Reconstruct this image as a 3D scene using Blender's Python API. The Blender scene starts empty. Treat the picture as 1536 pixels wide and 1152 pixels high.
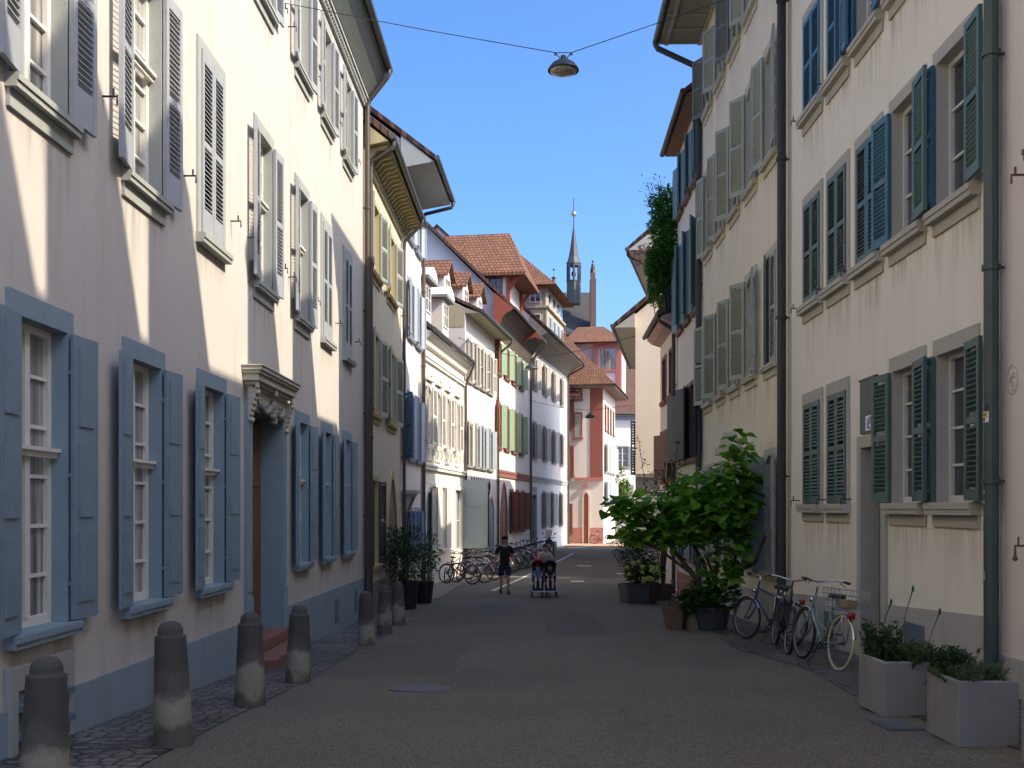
import bpy, bmesh, math, random
import numpy as np
from mathutils import Vector, Matrix
random.seed(7); RNG = np.random.default_rng(7)
SC = bpy.context.scene; COL = SC.collection
FOC, CX, CY, CAM = 1600.0, 788.0, 762.0, 1.6     # photo focal length (px), vanishing point, eye height
R = math.radians

# ---------------------------------------------------------------- ground
_HY = [-20, 0, 5, 7.88, 10.07, 12.2, 17.5, 19.7, 21.9, 26, 31, 40, 55, 75, 110, 400]
_HH = [1.30, 1.45, 1.58, 1.70, 1.82, 1.95, 2.19, 2.28, 2.35, 2.47, 2.62, 2.68, 2.68, 2.56, 2.5, 2.5]
def hh(x, y):
    f = min(1, max(0, (35 - y) / 10.0))
    return float(np.interp(y, _HY, _HH)) - 0.02 * max(-6, min(6, x)) * f
def gz(x, y): return CAM - hh(x, y)

# ---------------------------------------------------------------- materials
MATS = {}
def _nodes(name):
    m = bpy.data.materials.new(name); m.use_nodes = True
    nt = m.node_tree; b = nt.nodes['Principled BSDF']
    return m, nt, b
def mat(name, col, rough=.8, var=.06, scale=2.5, bump=0, bscale=60, streak=0, metal=0, spec=.4, streak_col=(.16, .13, .10), dist=.01, coat=0):
    if name in MATS: return MATS[name]
    m, nt, b = _nodes(name); L = nt.links.new
    b.inputs['Roughness'].default_value = rough; b.inputs['Metallic'].default_value = metal
    b.inputs['Specular IOR Level'].default_value = spec; b.inputs['Coat Weight'].default_value = coat
    tc = nt.nodes.new('ShaderNodeTexCoord')
    n = nt.nodes.new('ShaderNodeTexNoise'); n.inputs['Scale'].default_value = scale; n.inputs['Detail'].default_value = 6
    n.inputs['Roughness'].default_value = .65
    L(tc.outputs['Object'], n.inputs['Vector'])
    mx = nt.nodes.new('ShaderNodeMix'); mx.data_type = 'RGBA'
    c = lambda k: tuple(min(1, v * k) for v in col) + (1,)
    mx.inputs[6].default_value = c(1 - var * 1.6); mx.inputs[7].default_value = c(1 + var * 1.6)
    L(n.outputs['Fac'], mx.inputs[0]); out = mx.outputs[2]
    if streak:
        mp = nt.nodes.new('ShaderNodeMapping'); mp.inputs['Scale'].default_value = (3.2, 3.2, .42)
        L(tc.outputs['Object'], mp.inputs['Vector'])
        n2 = nt.nodes.new('ShaderNodeTexNoise'); n2.inputs['Scale'].default_value = 1.1; n2.inputs['Detail'].default_value = 8; n2.inputs['Roughness'].default_value = .62
        L(mp.outputs['Vector'], n2.inputs['Vector'])
        mr = nt.nodes.new('ShaderNodeMapRange'); mr.inputs[1].default_value = .5; mr.inputs[2].default_value = .85
        mr.inputs[3].default_value = 0; mr.inputs[4].default_value = streak
        L(n2.outputs['Fac'], mr.inputs[0])
        m2 = nt.nodes.new('ShaderNodeMix'); m2.data_type = 'RGBA'
        L(mr.outputs[0], m2.inputs[0]); L(out, m2.inputs[6]); m2.inputs[7].default_value = streak_col + (1,)
        out = m2.outputs[2]
    L(out, b.inputs['Base Color'])
    if bump:
        n3 = nt.nodes.new('ShaderNodeTexNoise'); n3.inputs['Scale'].default_value = bscale; n3.inputs['Detail'].default_value = 4
        L(tc.outputs['Object'], n3.inputs['Vector'])
        bp = nt.nodes.new('ShaderNodeBump'); bp.inputs['Strength'].default_value = bump; bp.inputs['Distance'].default_value = dist
        L(n3.outputs['Fac'], bp.inputs['Height']); L(bp.outputs['Normal'], b.inputs['Normal'])
    MATS[name] = m; return m
def plaster(name, col, streak=.35, var=.045):
    return mat(name, col, .93, var, .6, bump=.3, bscale=70, streak=streak * .9, dist=.010, streak_col=(col[0] * .55, col[1] * .5, col[2] * .42))
def paint(name, col, rough=.55, var=.08): return mat(name, col, rough, var, 5, bump=.12, bscale=25, streak=.18, spec=.35)
def metal(name, col, rough=.4, m=.8): return mat(name, col, rough, .08, 6, metal=m, spec=.5)
def tilemat(name, c1, c2, swap=False):
    m, nt, b = _nodes(name); L = nt.links.new; N = nt.nodes.new
    tc = N('ShaderNodeTexCoord'); mp = N('ShaderNodeMapping')
    if swap: mp.inputs['Rotation'].default_value = (0, 0, R(90))
    L(tc.outputs['Object'], mp.inputs['Vector'])
    br = N('ShaderNodeTexBrick'); br.inputs['Scale'].default_value = 1
    br.inputs['Brick Width'].default_value = .2; br.inputs['Row Height'].default_value = .17
    br.inputs['Mortar Size'].default_value = .022; br.inputs['Mortar Smooth'].default_value = .4; br.inputs['Bias'].default_value = 0
    br.inputs['Color1'].default_value = c1 + (1,); br.inputs['Color2'].default_value = c2 + (1,)
    br.inputs['Mortar'].default_value = (c2[0] * .25, c2[1] * .22, c2[2] * .2, 1)
    L(mp.outputs['Vector'], br.inputs['Vector'])
    n = N('ShaderNodeTexNoise'); n.inputs['Scale'].default_value = .9; n.inputs['Detail'].default_value = 9; n.inputs['Roughness'].default_value = .7
    L(tc.outputs['Object'], n.inputs['Vector'])
    mr = N('ShaderNodeMapRange'); mr.inputs[1].default_value = .35; mr.inputs[2].default_value = .75; mr.inputs[3].default_value = 0; mr.inputs[4].default_value = .6
    L(n.outputs['Fac'], mr.inputs[0])
    mx = N('ShaderNodeMix'); mx.data_type = 'RGBA'; L(mr.outputs[0], mx.inputs[0]); L(br.outputs['Color'], mx.inputs[6])
    mx.inputs[7].default_value = (c2[0] * .5, c2[1] * .55, c2[2] * .6, 1)
    L(mx.outputs[2], b.inputs['Base Color']); b.inputs['Roughness'].default_value = .9
    bp = N('ShaderNodeBump'); bp.inputs['Strength'].default_value = .8; bp.inputs['Distance'].default_value = .03; bp.invert = True
    L(br.outputs['Fac'], bp.inputs['Height']); L(bp.outputs['Normal'], b.inputs['Normal'])
    return m
def glassmat(name, col=(.03, .036, .042), rough=.03, curtain=False):
    if name in MATS: return MATS[name]
    m, nt, b = _nodes(name); L = nt.links.new; N = nt.nodes.new
    tc = N('ShaderNodeTexCoord'); n = N('ShaderNodeTexNoise'); mp = N('ShaderNodeMapping'); mp.inputs['Scale'].default_value = (7, 7, .35) if curtain else (.8, .8, .5)
    L(tc.outputs['Object'], mp.inputs['Vector']); L(mp.outputs['Vector'], n.inputs['Vector']); n.inputs['Scale'].default_value = 1.3; n.inputs['Detail'].default_value = 3
    r = N('ShaderNodeValToRGB'); e = r.color_ramp.elements; d = .3 if curtain else .55; e[0].position = .36; e[0].color = tuple(c * d for c in col) + (1,); e[1].position = .66; e[1].color = tuple(min(1, c * 1.5) for c in col) + (1,)
    L(n.outputs['Fac'], r.inputs[0])
    L(r.outputs[0], b.inputs['Base Color']); b.inputs['Roughness'].default_value = rough
    b.inputs['IOR'].default_value = 1.9
    MATS[name] = m; return m
def leafmat(name, dark, light, trans=.35, rough=.5):
    if name in MATS: return MATS[name]
    m, nt, b = _nodes(name); L = nt.links.new; N = nt.nodes.new
    g = N('ShaderNodeNewGeometry'); mx = N('ShaderNodeMix'); mx.data_type = 'RGBA'
    mx.inputs[6].default_value = dark + (1,); mx.inputs[7].default_value = light + (1,)
    L(g.outputs['Random Per Island'], mx.inputs[0]); L(mx.outputs[2], b.inputs['Base Color'])
    b.inputs['Roughness'].default_value = rough; b.inputs['Specular IOR Level'].default_value = .3
    t = N('ShaderNodeBsdfTranslucent'); L(mx.outputs[2], t.inputs['Color'])
    ms = N('ShaderNodeMixShader'); ms.inputs[0].default_value = trans
    L(b.outputs[0], ms.inputs[1]); L(t.outputs[0], ms.inputs[2]); L(ms.outputs[0], nt.nodes['Material Output'].inputs['Surface'])
    MATS[name] = m; return m

# ---------------------------------------------------------------- mesh builder
class MB:
    def __init__(s): s.v = []; s.f = []
    def add(s, vs, fs):
        o = len(s.v); s.v += [tuple(map(float, p)) for p in vs]; s.f += [tuple(i + o for i in f) for f in fs]; return s
    def box(s, x0, x1, y0, y1, z0, z1):
        return s.add([(x0, y0, z0), (x1, y0, z0), (x1, y1, z0), (x0, y1, z0), (x0, y0, z1), (x1, y0, z1), (x1, y1, z1), (x0, y1, z1)],
                     [(3, 2, 1, 0), (4, 5, 6, 7), (0, 1, 5, 4), (1, 2, 6, 5), (2, 3, 7, 6), (3, 0, 4, 7)])
    def obox(s, c, half, M):
        vs = [Vector(c) + M @ Vector((a * half[0], b * half[1], d * half[2])) for d in (-1, 1) for a, b in ((-1, -1), (1, -1), (1, 1), (-1, 1))]
        return s.add(vs, [(3, 2, 1, 0), (4, 5, 6, 7), (0, 1, 5, 4), (1, 2, 6, 5), (2, 3, 7, 6), (3, 0, 4, 7)])
    def poly(s, pts): return s.add(pts, [tuple(range(len(pts)))])
    def ext(s, pts, vec):
        n = len(pts); q = [tuple(np.add(p, vec)) for p in pts]
        return s.add(list(pts) + q, [tuple(range(n - 1, -1, -1)), tuple(range(n, 2 * n))] + [(i, (i + 1) % n, n + (i + 1) % n, n + i) for i in range(n)])
    def tube(s, pts, r, n=8, cap=True):
        pts = [Vector(p) for p in pts]; m = len(pts); rs = r if isinstance(r, (list, tuple)) else [r] * m
        vs = []; prev = None
        for i, p in enumerate(pts):
            t = (pts[min(i + 1, m - 1)] - pts[max(i - 1, 0)]).normalized()
            if prev is None:
                a = Vector((0, 0, 1)) if abs(t.z) < .9 else Vector((1, 0, 0))
                u = t.cross(a).normalized()
            else:
                u = (prev - t * prev.dot(t)).normalized()
            prev = u; w = t.cross(u)
            for k in range(n):
                an = 2 * math.pi * k / n; vs.append(p + (u * math.cos(an) + w * math.sin(an)) * rs[i])
        fs = [(i * n + k, i * n + (k + 1) % n, (i + 1) * n + (k + 1) % n, (i + 1) * n + k) for i in range(m - 1) for k in range(n)]
        if cap: fs += [tuple(range(n - 1, -1, -1)), tuple(range((m - 1) * n, m * n))]
        return s.add(vs, fs)
    def lathe(s, prof, n=20, c=(0, 0, 0)):
        vs = [(c[0] + r * math.cos(2 * math.pi * k / n), c[1] + r * math.sin(2 * math.pi * k / n), c[2] + z) for r, z in prof for k in range(n)]
        m = len(prof)
        fs = [(i * n + k, i * n + (k + 1) % n, (i + 1) * n + (k + 1) % n, (i + 1) * n + k) for i in range(m - 1) for k in range(n)]
        fs += [tuple(range(n - 1, -1, -1)), tuple(range((m - 1) * n, m * n))]
        return s.add(vs, fs)
    def torus(s, c, RR, r, nR=36, nr=6, a0=0, a1=2 * math.pi, rz=None):
        # ring in the x-z plane round the y axis
        full = abs(a1 - a0 - 2 * math.pi) < 1e-6; m = nR if full else nR + 1; rz = rz or r
        vs = []
        for i in range(m):
            a = a0 + (a1 - a0) * i / nR
            for k in range(nr):
                b = 2 * math.pi * k / nr; q = RR + r * math.cos(b)
                vs.append((c[0] + q * math.cos(a), c[1] + rz * math.sin(b), c[2] + q * math.sin(a)))
        fs = []
        for i in range(nR):
            j = (i + 1) % m
            fs += [(i * nr + k, i * nr + (k + 1) % nr, j * nr + (k + 1) % nr, j * nr + k) for k in range(nr)]
        return s.add(vs, fs)
    def ball(s, c, r, n=12, m=8):
        r = (r, r, r) if not isinstance(r, (tuple, list)) else r
        vs = [(c[0], c[1], c[2] - r[2])]
        for i in range(1, m):
            ph = -math.pi / 2 + math.pi * i / m
            vs += [(c[0] + r[0] * math.cos(ph) * math.cos(2 * math.pi * k / n), c[1] + r[1] * math.cos(ph) * math.sin(2 * math.pi * k / n), c[2] + r[2] * math.sin(ph)) for k in range(n)]
        vs.append((c[0], c[1], c[2] + r[2])); T = len(vs) - 1
        fs = [(0, 1 + (k + 1) % n, 1 + k) for k in range(n)]
        fs += [(1 + i * n + k, 1 + i * n + (k + 1) % n, 1 + (i + 1) * n + (k + 1) % n, 1 + (i + 1) * n + k) for i in range(m - 2) for k in range(n)]
        fs += [(1 + (m - 2) * n + k, 1 + (m - 2) * n + (k + 1) % n, T) for k in range(n)]
        return s.add(vs, fs)
    def mesh(s, name, m, off=(0, 0, 0), smooth=False):
        me = bpy.data.meshes.new(name)
        me.from_pydata([(a - off[0], b - off[1], c - off[2]) for a, b, c in s.v], [], s.f)
        me.validate(); me.update()
        if m: me.materials.append(m)
        if smooth: me.polygons.foreach_set('use_smooth', [True] * len(me.polygons))
        return me
    def build(s, name, m, parent=None, off=(0, 0, 0), smooth=False, bevel=0):
        return link(name, s.mesh(name, m, off, smooth), parent, bevel)
def link(name, me, parent=None, bevel=0):
    o = bpy.data.objects.new(name, me); COL.objects.link(o); o.parent = parent
    if bevel:
        b = o.modifiers.new('b', 'BEVEL'); b.width = bevel; b.segments = 2; b.limit_method = 'ANGLE'
    return o
def tag(o, label=None, cat=None, group=None, kind=None):
    if label: o['label'] = label
    if cat: o['category'] = cat
    if group: o['group'] = group
    if kind: o['kind'] = kind
    return o
def empty(name, loc, rz=0, label=None, cat=None, group=None):
    o = bpy.data.objects.new(name, None); COL.objects.link(o); o.location = loc; o.rotation_euler.z = rz
    o.empty_display_size = .2
    return tag(o, label, cat, group)
def copy_tree(o, parent=None):
    c = o.copy(); COL.objects.link(c); c.parent = parent
    for ch in list(o.children): copy_tree(ch, c)
    return c

def stainmat(name, col, amax=.5):
    """run-down rain stain: brown film broken up into streaks, strongest right under the ledge"""
    if name in MATS: return MATS[name]
    m, nt, b = _nodes(name); L = nt.links.new; N = nt.nodes.new
    b.inputs['Base Color'].default_value = col + (1,); b.inputs['Roughness'].default_value = .95
    tc = N('ShaderNodeTexCoord'); mp = N('ShaderNodeMapping'); mp.inputs['Scale'].default_value = (9, 9, .9); L(tc.outputs['Object'], mp.inputs['Vector'])
    n = N('ShaderNodeTexNoise'); n.inputs['Scale'].default_value = 1.0; n.inputs['Detail'].default_value = 6; L(mp.outputs['Vector'], n.inputs['Vector'])
    mr = N('ShaderNodeMapRange'); mr.inputs[1].default_value = .42; mr.inputs[2].default_value = .72; mr.inputs[3].default_value = 0; mr.inputs[4].default_value = amax; L(n.outputs['Fac'], mr.inputs[0])
    sp = N('ShaderNodeSeparateXYZ'); L(tc.outputs['Generated'], sp.inputs[0])
    pw = N('ShaderNodeMath'); pw.operation = 'POWER'; L(sp.outputs[2], pw.inputs[0]); pw.inputs[1].default_value = 1.6
    e1 = N('ShaderNodeMath'); e1.operation = 'PINGPONG'; L(sp.outputs[0], e1.inputs[0]); e1.inputs[1].default_value = .5
    e2 = N('ShaderNodeMapRange'); e2.inputs[1].default_value = 0; e2.inputs[2].default_value = .12; L(e1.outputs[0], e2.inputs[0])
    a = N('ShaderNodeMath'); a.operation = 'MULTIPLY'; L(mr.outputs[0], a.inputs[0]); L(pw.outputs[0], a.inputs[1])
    c = N('ShaderNodeMath'); c.operation = 'MULTIPLY'; L(a.outputs[0], c.inputs[0]); L(e2.outputs[0], c.inputs[1])
    t = N('ShaderNodeBsdfTransparent'); ms = N('ShaderNodeMixShader'); L(c.outputs[0], ms.inputs[0]); L(t.outputs[0], ms.inputs[1]); L(b.outputs[0], ms.inputs[2]); L(ms.outputs[0], nt.nodes['Material Output'].inputs['Surface'])
    MATS[name] = m; return m
# ---------------------------------------------------------------- shared house materials
M_WHITEFRAME = paint('white_window_paint', (.68, .66, .60))
M_GLASS = glassmat('window_glass'); M_GLASS2 = glassmat('curtained_glass', (.30, .29, .26), .04, True)
M_IRON = metal('dark_iron', (.05, .05, .055), .5)
M_COPPER = mat('weathered_copper_pipe', (.085, .07, .062), .55, .15, 4, metal=.4)
M_ZINC = mat('dark_zinc', (.10, .115, .11), .5, .12, 4, metal=.5)
_shcache = {}
def shutter_mesh(w, h, style, m, sign):
    key = (round(w, 3), round(h, 3), style, m.name, sign)
    if key in _shcache: return _shcache[key]
    b = MB(); t = .02; fr = .065 if w > .3 else .05
    X = lambda a, c: (a, c) if sign > 0 else (-c, -a)
    def bx(a, c, y0, y1, z0, z1):
        p, q = X(a, c); b.box(p, q, y0, y1, z0, z1)
    g = .006
    if style == 'panel':
        bx(g, w - g, -t * .6, t * .6, 0, h)
        for z0, z1 in ((.06 * h, .30 * h), (.36 * h, .62 * h), (.68 * h, .96 * h)):
            bx(.09, w - .09, -t * 1.25, t * 1.25, z0, z1)
        for z in (.12 * h, .5 * h, .86 * h): bx(0, .3 * w, -t * 1.5, -t * .6, z, z + .03)
    elif style == 'plain':
        bx(g, w - g, -t, t, 0, h)
        for z in (.1 * h, .85 * h): bx(.03, w - .03, -t * 1.8, -t, z, z + .08)
    else:
        bx(g, g + fr, -t, t, 0, h); bx(w - g - fr, w - g, -t, t, 0, h)
        rails = [(0, .11), (h - .08, h)]
        if style == 'louver_deep': rails = [(0, .30), (h - .12, h)]
        if h > 1.3: rails.append((h * .5 - .035, h * .5 + .035))
        for z0, z1 in rails: bx(g + fr, w - g - fr, -t + .002, t - .002, z0, z1)
        pitch = .052 if style != 'louver_far' else .10
        n = int((h - rails[0][1] - .09) / pitch); a, c = X(g + fr, w - g - fr)
        for i in range(n):
            z = rails[0][1] + pitch * (i + .35)
            if abs(z + pitch * .3 - h * .5) < .06 and h > 1.3: continue
            hh_ = pitch * .75
            # slats slope down to the outside, their outer edge just proud of the stiles
            b.add([(a, -t - .004, z), (c, -t - .004, z), (c, t * .8, z + hh_), (a, t * .8, z + hh_),
                   (a, -t - .004, z + .009), (c, -t - .004, z + .009), (c, t * .8, z + hh_ + .009), (a, t * .8, z + hh_ + .009)],
                  [(0, 1, 2, 3), (7, 6, 5, 4), (1, 0, 4, 5), (3, 2, 6, 7)])
    me = b.mesh('shutter', m); _shcache[key] = me; return me

class House:
    def __init__(s, name, label, A, B, cat='house', zb=None, group=None):
        s.A = np.array(A, float); s.B = np.array(B, float); s.L = float(np.linalg.norm(s.B - s.A)); s.t = (s.B - s.A) / s.L
        if zb is None: zb = min(-hh(*A), -hh(*B)) - .3
        s.zb = zb; s.holes = []
        s.root = empty(name, (A[0], A[1], zb + CAM), math.atan2(s.t[1], s.t[0]), label, cat, group)
    def u(s, px):
        k = (px - CX) / FOC; return float((k * s.A[1] - s.A[0]) / (s.t[0] - k * s.t[1]))
    def ud(s, d): return float((d - s.A[1]) / s.t[1])
    def dist(s, u): return float(s.A[1] + u * s.t[1])
    def z(s, px, py): return (CY - py) / FOC * s.dist(s.u(px))
    def zg(s, u): p = s.A + u * s.t; return -hh(p[0], p[1])
    def part(s, b, name, m, parent=None, smooth=False, bevel=0):
        return b.build(name, m, parent or s.root, (0, 0, s.zb) , smooth, bevel)
    def window(s, u0, u1, z0, z1, m_sur, sur=.12, r=.16, lint=None, frame=M_WHITEFRAME, glass=M_GLASS, rows=3, cols=2, transom=None,
               sill=.10, sillout=.10, apron=False, sh=None, arch=0, kind='window', proud=.025, stain=False):
        """opening u0..u1, z0..z1 with stone surround, casement, panes, sill and shutters (style, material, near angle, far angle)"""
        lint = lint or sur
        s.holes.append((u0, u1, z0, z1)); b = MB(); p = -proud
        b.box(u0 - sur, u0, p, r, z0, z1); b.box(u1, u1 + sur, p, r, z0, z1)
        b.box(u0 - sur, u1 + sur, p, r, z1, z1 + lint)
        if arch:
            n = 8
            pts = [(u0, p + .003, z1)] + [(u0 + (u1 - u0) * i / n, p + .003, z1 - arch * (1 - math.sin(math.pi * i / n))) for i in range(n + 1)] + [(u1, p + .003, z1)]
            pts = [pts[0]] + pts[1:-1] + [pts[-1]]
            for i in range(n):
                a0, a1 = pts[1 + i], pts[2 + i]
                b.ext([(a0[0], p + .003, a0[2]), (a1[0], p + .003, a1[2]), (a1[0], p + .003, z1), (a0[0], p + .003, z1)], (0, r - p - .004, 0))
        if not sill: b.box(u0 - sur, u1 + sur, p, r, z0 - sur, z0)
        w = s.part(b, kind, m_sur)
        if sill:
            b = MB(); b.box(u0 - sur - .02, u1 + sur + .02, -sillout, r, z0 - sill, z0)
            b.box(u0 - sur - .02, u1 + sur + .02, -sillout - .015, -sillout, z0 - sill * .55, z0 - .008)
            if apron: b.box(u0 - sur, u1 + sur, -.03, -.004, z0 - sill - .13, z0 - sill)
            s.part(b, 'sill', m_sur, w)
            if stain:
                b = MB(); zb_ = z0 - sill - (.13 if apron else 0); hgt = random.uniform(.5, 1.0); e = .1
                b.poly([(u0 - sur - e, -.002, zb_ - hgt), (u1 + sur + e, -.002, zb_ - hgt), (u1 + sur + e, -.002, zb_), (u0 - sur - e, -.002, zb_)]); s.part(b, 'rain_stain', stainmat('rain_stain', (.24, .21, .16), .38), w)
        # casement
        b = MB(); fo, y0, y1 = .055, r - .065, r - .015; uc = (u0 + u1) / 2
        b.box(u0, u0 + fo, y0, y1, z0, z1); b.box(u1 - fo, u1, y0, y1, z0, z1)
        b.box(u0 + fo, u1 - fo, y0, y1, z0, z0 + fo * 1.3); b.box(u0 + fo, u1 - fo, y0, y1, z1 - fo, z1)
        if cols > 1: b.box(uc - .04, uc + .04, y0 - .012, y1, z0 + fo * 1.3, z1 - fo)
        zt = z0 + (z1 - z0) * transom if transom else None
        if zt:
            b.box(u0 - .002, u1 + .002, y0 - .05, y0 - .013, zt - .035, zt + .04); b.box(u0, u1, y0 - .08, y0 - .05, zt + .01, zt + .04)
        for i in range(1, rows):
            zz = z0 + (z1 - z0) * i / rows
            if zt and abs(zz - zt) < .12: continue
            b.box(u0 + fo, u1 - fo, y0 + .012, y1 - .002, zz - .014, zz + .014)
        if cols > 2:
            for uu in (u0 + (u1 - u0) * .27, u0 + (u1 - u0) * .73): b.box(uu - .013, uu + .013, y0 + .014, y1 - .004, z0 + fo, z1 - fo)
        s.part(b, 'casement', frame, w)
        b = MB(); b.poly([(u0, r - .022, z0), (u1, r - .022, z0), (u1, r - .022, z1), (u0, r - .022, z1)])
        s.part(b, 'pane', glass, w)
        if sh: s.shutters(w, u0, u1, z0, z1, *sh)
        return w
    def shutters(s, w, u0, u1, z0, z1, style, m, an, af, m2=None):
        wd = (u1 - u0) / 2
        for sg, uu, a, mm in ((1, u0, an, m), (-1, u1, af, m2 or m)):
            if a is None: continue
            o = link('shutter', shutter_mesh(wd, z1 - z0 - .02, style, mm, sg), w)
            y = -.025 if a < 20 else ((-.10 if sg < 0 and s.t[1] < 0 else -.057) if a > 150 else -.045)
            o.location = (uu, y, z0 + .012 - s.zb); o.rotation_euler.z = R(-a if sg > 0 else a)
    def blind(s, u0, u1, z0, z1, m_sur, sh, sur=.1, sill=.1, stain=False):
        """a window whose two shutters are closed"""
        return s.window(u0, u1, z0, z1, m_sur, sur=sur, r=.10, rows=1, cols=1, sill=sill, sh=sh, stain=stain)
    def wall(s, m, ztop, depth=9, zr=None, ridge=None, plinth=None, u0=0, u1=None):
        u1 = s.L if u1 is None else u1
        us = sorted({u0, u1, *[h[0] for h in s.holes], *[h[1] for h in s.holes]})
        zs = sorted({s.zb, ztop, *[h[2] for h in s.holes], *[h[3] for h in s.holes]})
        us = [q for q in us if u0 <= q <= u1]; zs = [q for q in zs if s.zb <= q <= ztop]
        b = MB(); n = len(us); k = len(zs)
        vs = [(a, 0, c) for c in zs for a in us]; fs = []
        for j in range(k - 1):
            for i in range(n - 1):
                ua, za = (us[i] + us[i + 1]) / 2, (zs[j] + zs[j + 1]) / 2
                if any(h[0] < ua < h[1] and h[2] < za < h[3] for h in s.holes): continue
                fs.append((j * n + i, j * n + i + 1, (j + 1) * n + i + 1, (j + 1) * n + i))
        b.add(vs, fs)
        rg = depth / 2 if ridge is None else ridge; zr = zr or ztop
        for uu, fl in ((u0, 1), (u1, 0)):
            pts = [(uu, 0, s.zb), (uu, depth, s.zb), (uu, depth, ztop), (uu, rg, zr), (uu, 0, ztop)]
            if zr == ztop: pts.pop(3)
            b.poly(pts if not fl else pts[::-1])
        b.poly([(u1, depth, s.zb), (u0, depth, s.zb), (u0, depth, ztop), (u1, depth, ztop)])
        return s.part(b, 'wall', m)
    def roof(s, m, ze, ov, depth, pitch, m_soffit, g0=.15, g1=.15, t=.14, soffit=None, u0=0, u1=None, gutter=M_ZINC, ridge=None, name='roof'):
        """gable roof, ridge along the street; returns wall top and ridge height for wall()"""
        u1 = s.L if u1 is None else u1; T = math.tan(R(pitch)); rg = depth / 2 if ridge is None else ridge
        zr = ze + (ov + rg) * T; tv = t / math.cos(R(pitch)); a, c = u0 - g0, u1 + g1
        zb_ = zr - (depth + ov - rg) * T
        b = MB(); b.ext([(a, -ov, ze - tv * .3), (a, rg, zr - tv), (a, depth + ov, zb_), (a, depth + ov, zb_ + tv), (a, rg, zr), (a, -ov, ze + tv * .55)], (c - a, 0, 0))
        r = s.part(b, name, m)
        zw = ze + ov * T - tv
        if soffit is None: soffit = [(-ov + .03, ze - .07), (-.004, ze - .07), (-.004, zw - .02)]
        b = MB(); b.ext([(a + .02, y, z) for y, z in soffit], (c - a - .04, 0, 0)); s.part(b, 'soffit', m_soffit)
        if gutter:
            b = MB(); b.tube([(a - .02, -ov - .06, ze + .0), (c + .02, -ov - .06, ze + .0)], .075, 10); g = s.part(b, 'gutter', gutter, smooth=False)
        return zw, zr - tv
    def downpipe(s, u, ov, ze, zel, m=M_COPPER, r=.055, y=-.10, bottom=None):
        zg = s.zg(u) if bottom is None else bottom
        b = MB(); b.tube([(u, -ov - .06, ze - .04), (u, -ov - .06, ze - .16), (u, -ov - .02, ze - .24), (u, y - .04, zel + .12), (u, y, zel), (u, y, zel - .2), (u, y, zg)], r, 10)
        for k in range(1, 5):
            zz = zel - (zel - zg) * k / 5; b.tube([(u, y, zz - .025), (u, y, zz + .025)], r * 1.25, 10); b.box(u - .012, u + .012, y, .01, zz - .01, zz + .01)
        return s.part(b, 'downpipe', m, smooth=False)
    def stays(s, pts, m, l=.13, r=.010):
        b = MB(); b.tube([(0, .01, 0), (0, -l, 0), (0, -l, -.075)], r, 6); b.tube([(0, -l * .75, -.005), (0, -l * .75, .07)], r, 5); me = b.mesh('shutter_stay', m)
        for u, z in pts: o = link('shutter_stay', me, s.root); o.location = (u, 0, z - s.zb)
    def plinth(s, m, z0, z1, u0=0, u1=None, skip=(), out=.03):
        u1 = s.L if u1 is None else u1; b = MB(); cuts = [u0]
        for a, c in skip: cuts += [a, c]
        cuts.append(u1)
        for a, c in zip(cuts[::2], cuts[1::2]):
            b = MB(); za = z0 + (z1 - z0) * (a - u0) / (u1 - u0); zc = z0 + (z1 - z0) * (c - u0) / (u1 - u0)
            b.ext([(a, -out, s.zb), (c, -out, s.zb), (c, -out, zc), (a, -out, za)], (0, out - .004, 0)); s.part(b, 'plinth', m)
    def band(s, m, z0, z1, u0=0, u1=None, out=.05, name='cornice'):
        u1 = s.L if u1 is None else u1; b = MB(); b.box(u0, u1, -out, -.003, z0, z1); b.box(u0, u1, -out - .03, -out, z1 - (z1 - z0) * .35, z1)
        return s.part(b, name, m)
    def archdoor(s, u0, u1, z0, z1, m_door, m_sur, pointed=True, w=.14, name='door'):
        """door leaf under a pointed or round arch, set in a proud stone ring"""
        uc = (u0 + u1) / 2; h = (u1 - u0) / 2; n = 10
        def arc(k, hw):
            pts = []
            rise = hw * (1.5 if pointed else 1.0); zs = z1 - h * (1.5 if pointed else 1.0)
            for i in range(n + 1):
                q = i / n
                if pointed: x = -1 + 2 * q; zz = 1 - abs(x) ** 1.8
                else: x = -math.cos(math.pi * q); zz = math.sin(math.pi * q)
                pts.append((uc + x * hw, k, zs + zz * rise))
            return pts
        inn = arc(-.06, h); out = arc(-.06, h + w); b = MB()
        full_i = [(u0, -.06, z0)] + inn + [(u1, -.06, z0)]; full_o = [(u0 - w, -.06, z0)] + out + [(u1 + w, -.06, z0)]
        for i in range(len(full_i) - 1):
            b.ext([full_o[i], full_i[i], full_i[i + 1], full_o[i + 1]], (0, .058, 0))
        sr = s.part(b, name, m_sur)
        b = MB(); b.ext([(p[0], -.02, p[2]) for p in full_i], (0, .017, 0))
        for k in range(1, 4): b.box(u0 + (u1 - u0) * k / 4 - .012, u0 + (u1 - u0) * k / 4 + .012, -.03, -.02, z0, z1 - h * 1.3)
        s.part(b, 'door_leaf', m_door, sr)
        return sr
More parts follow.
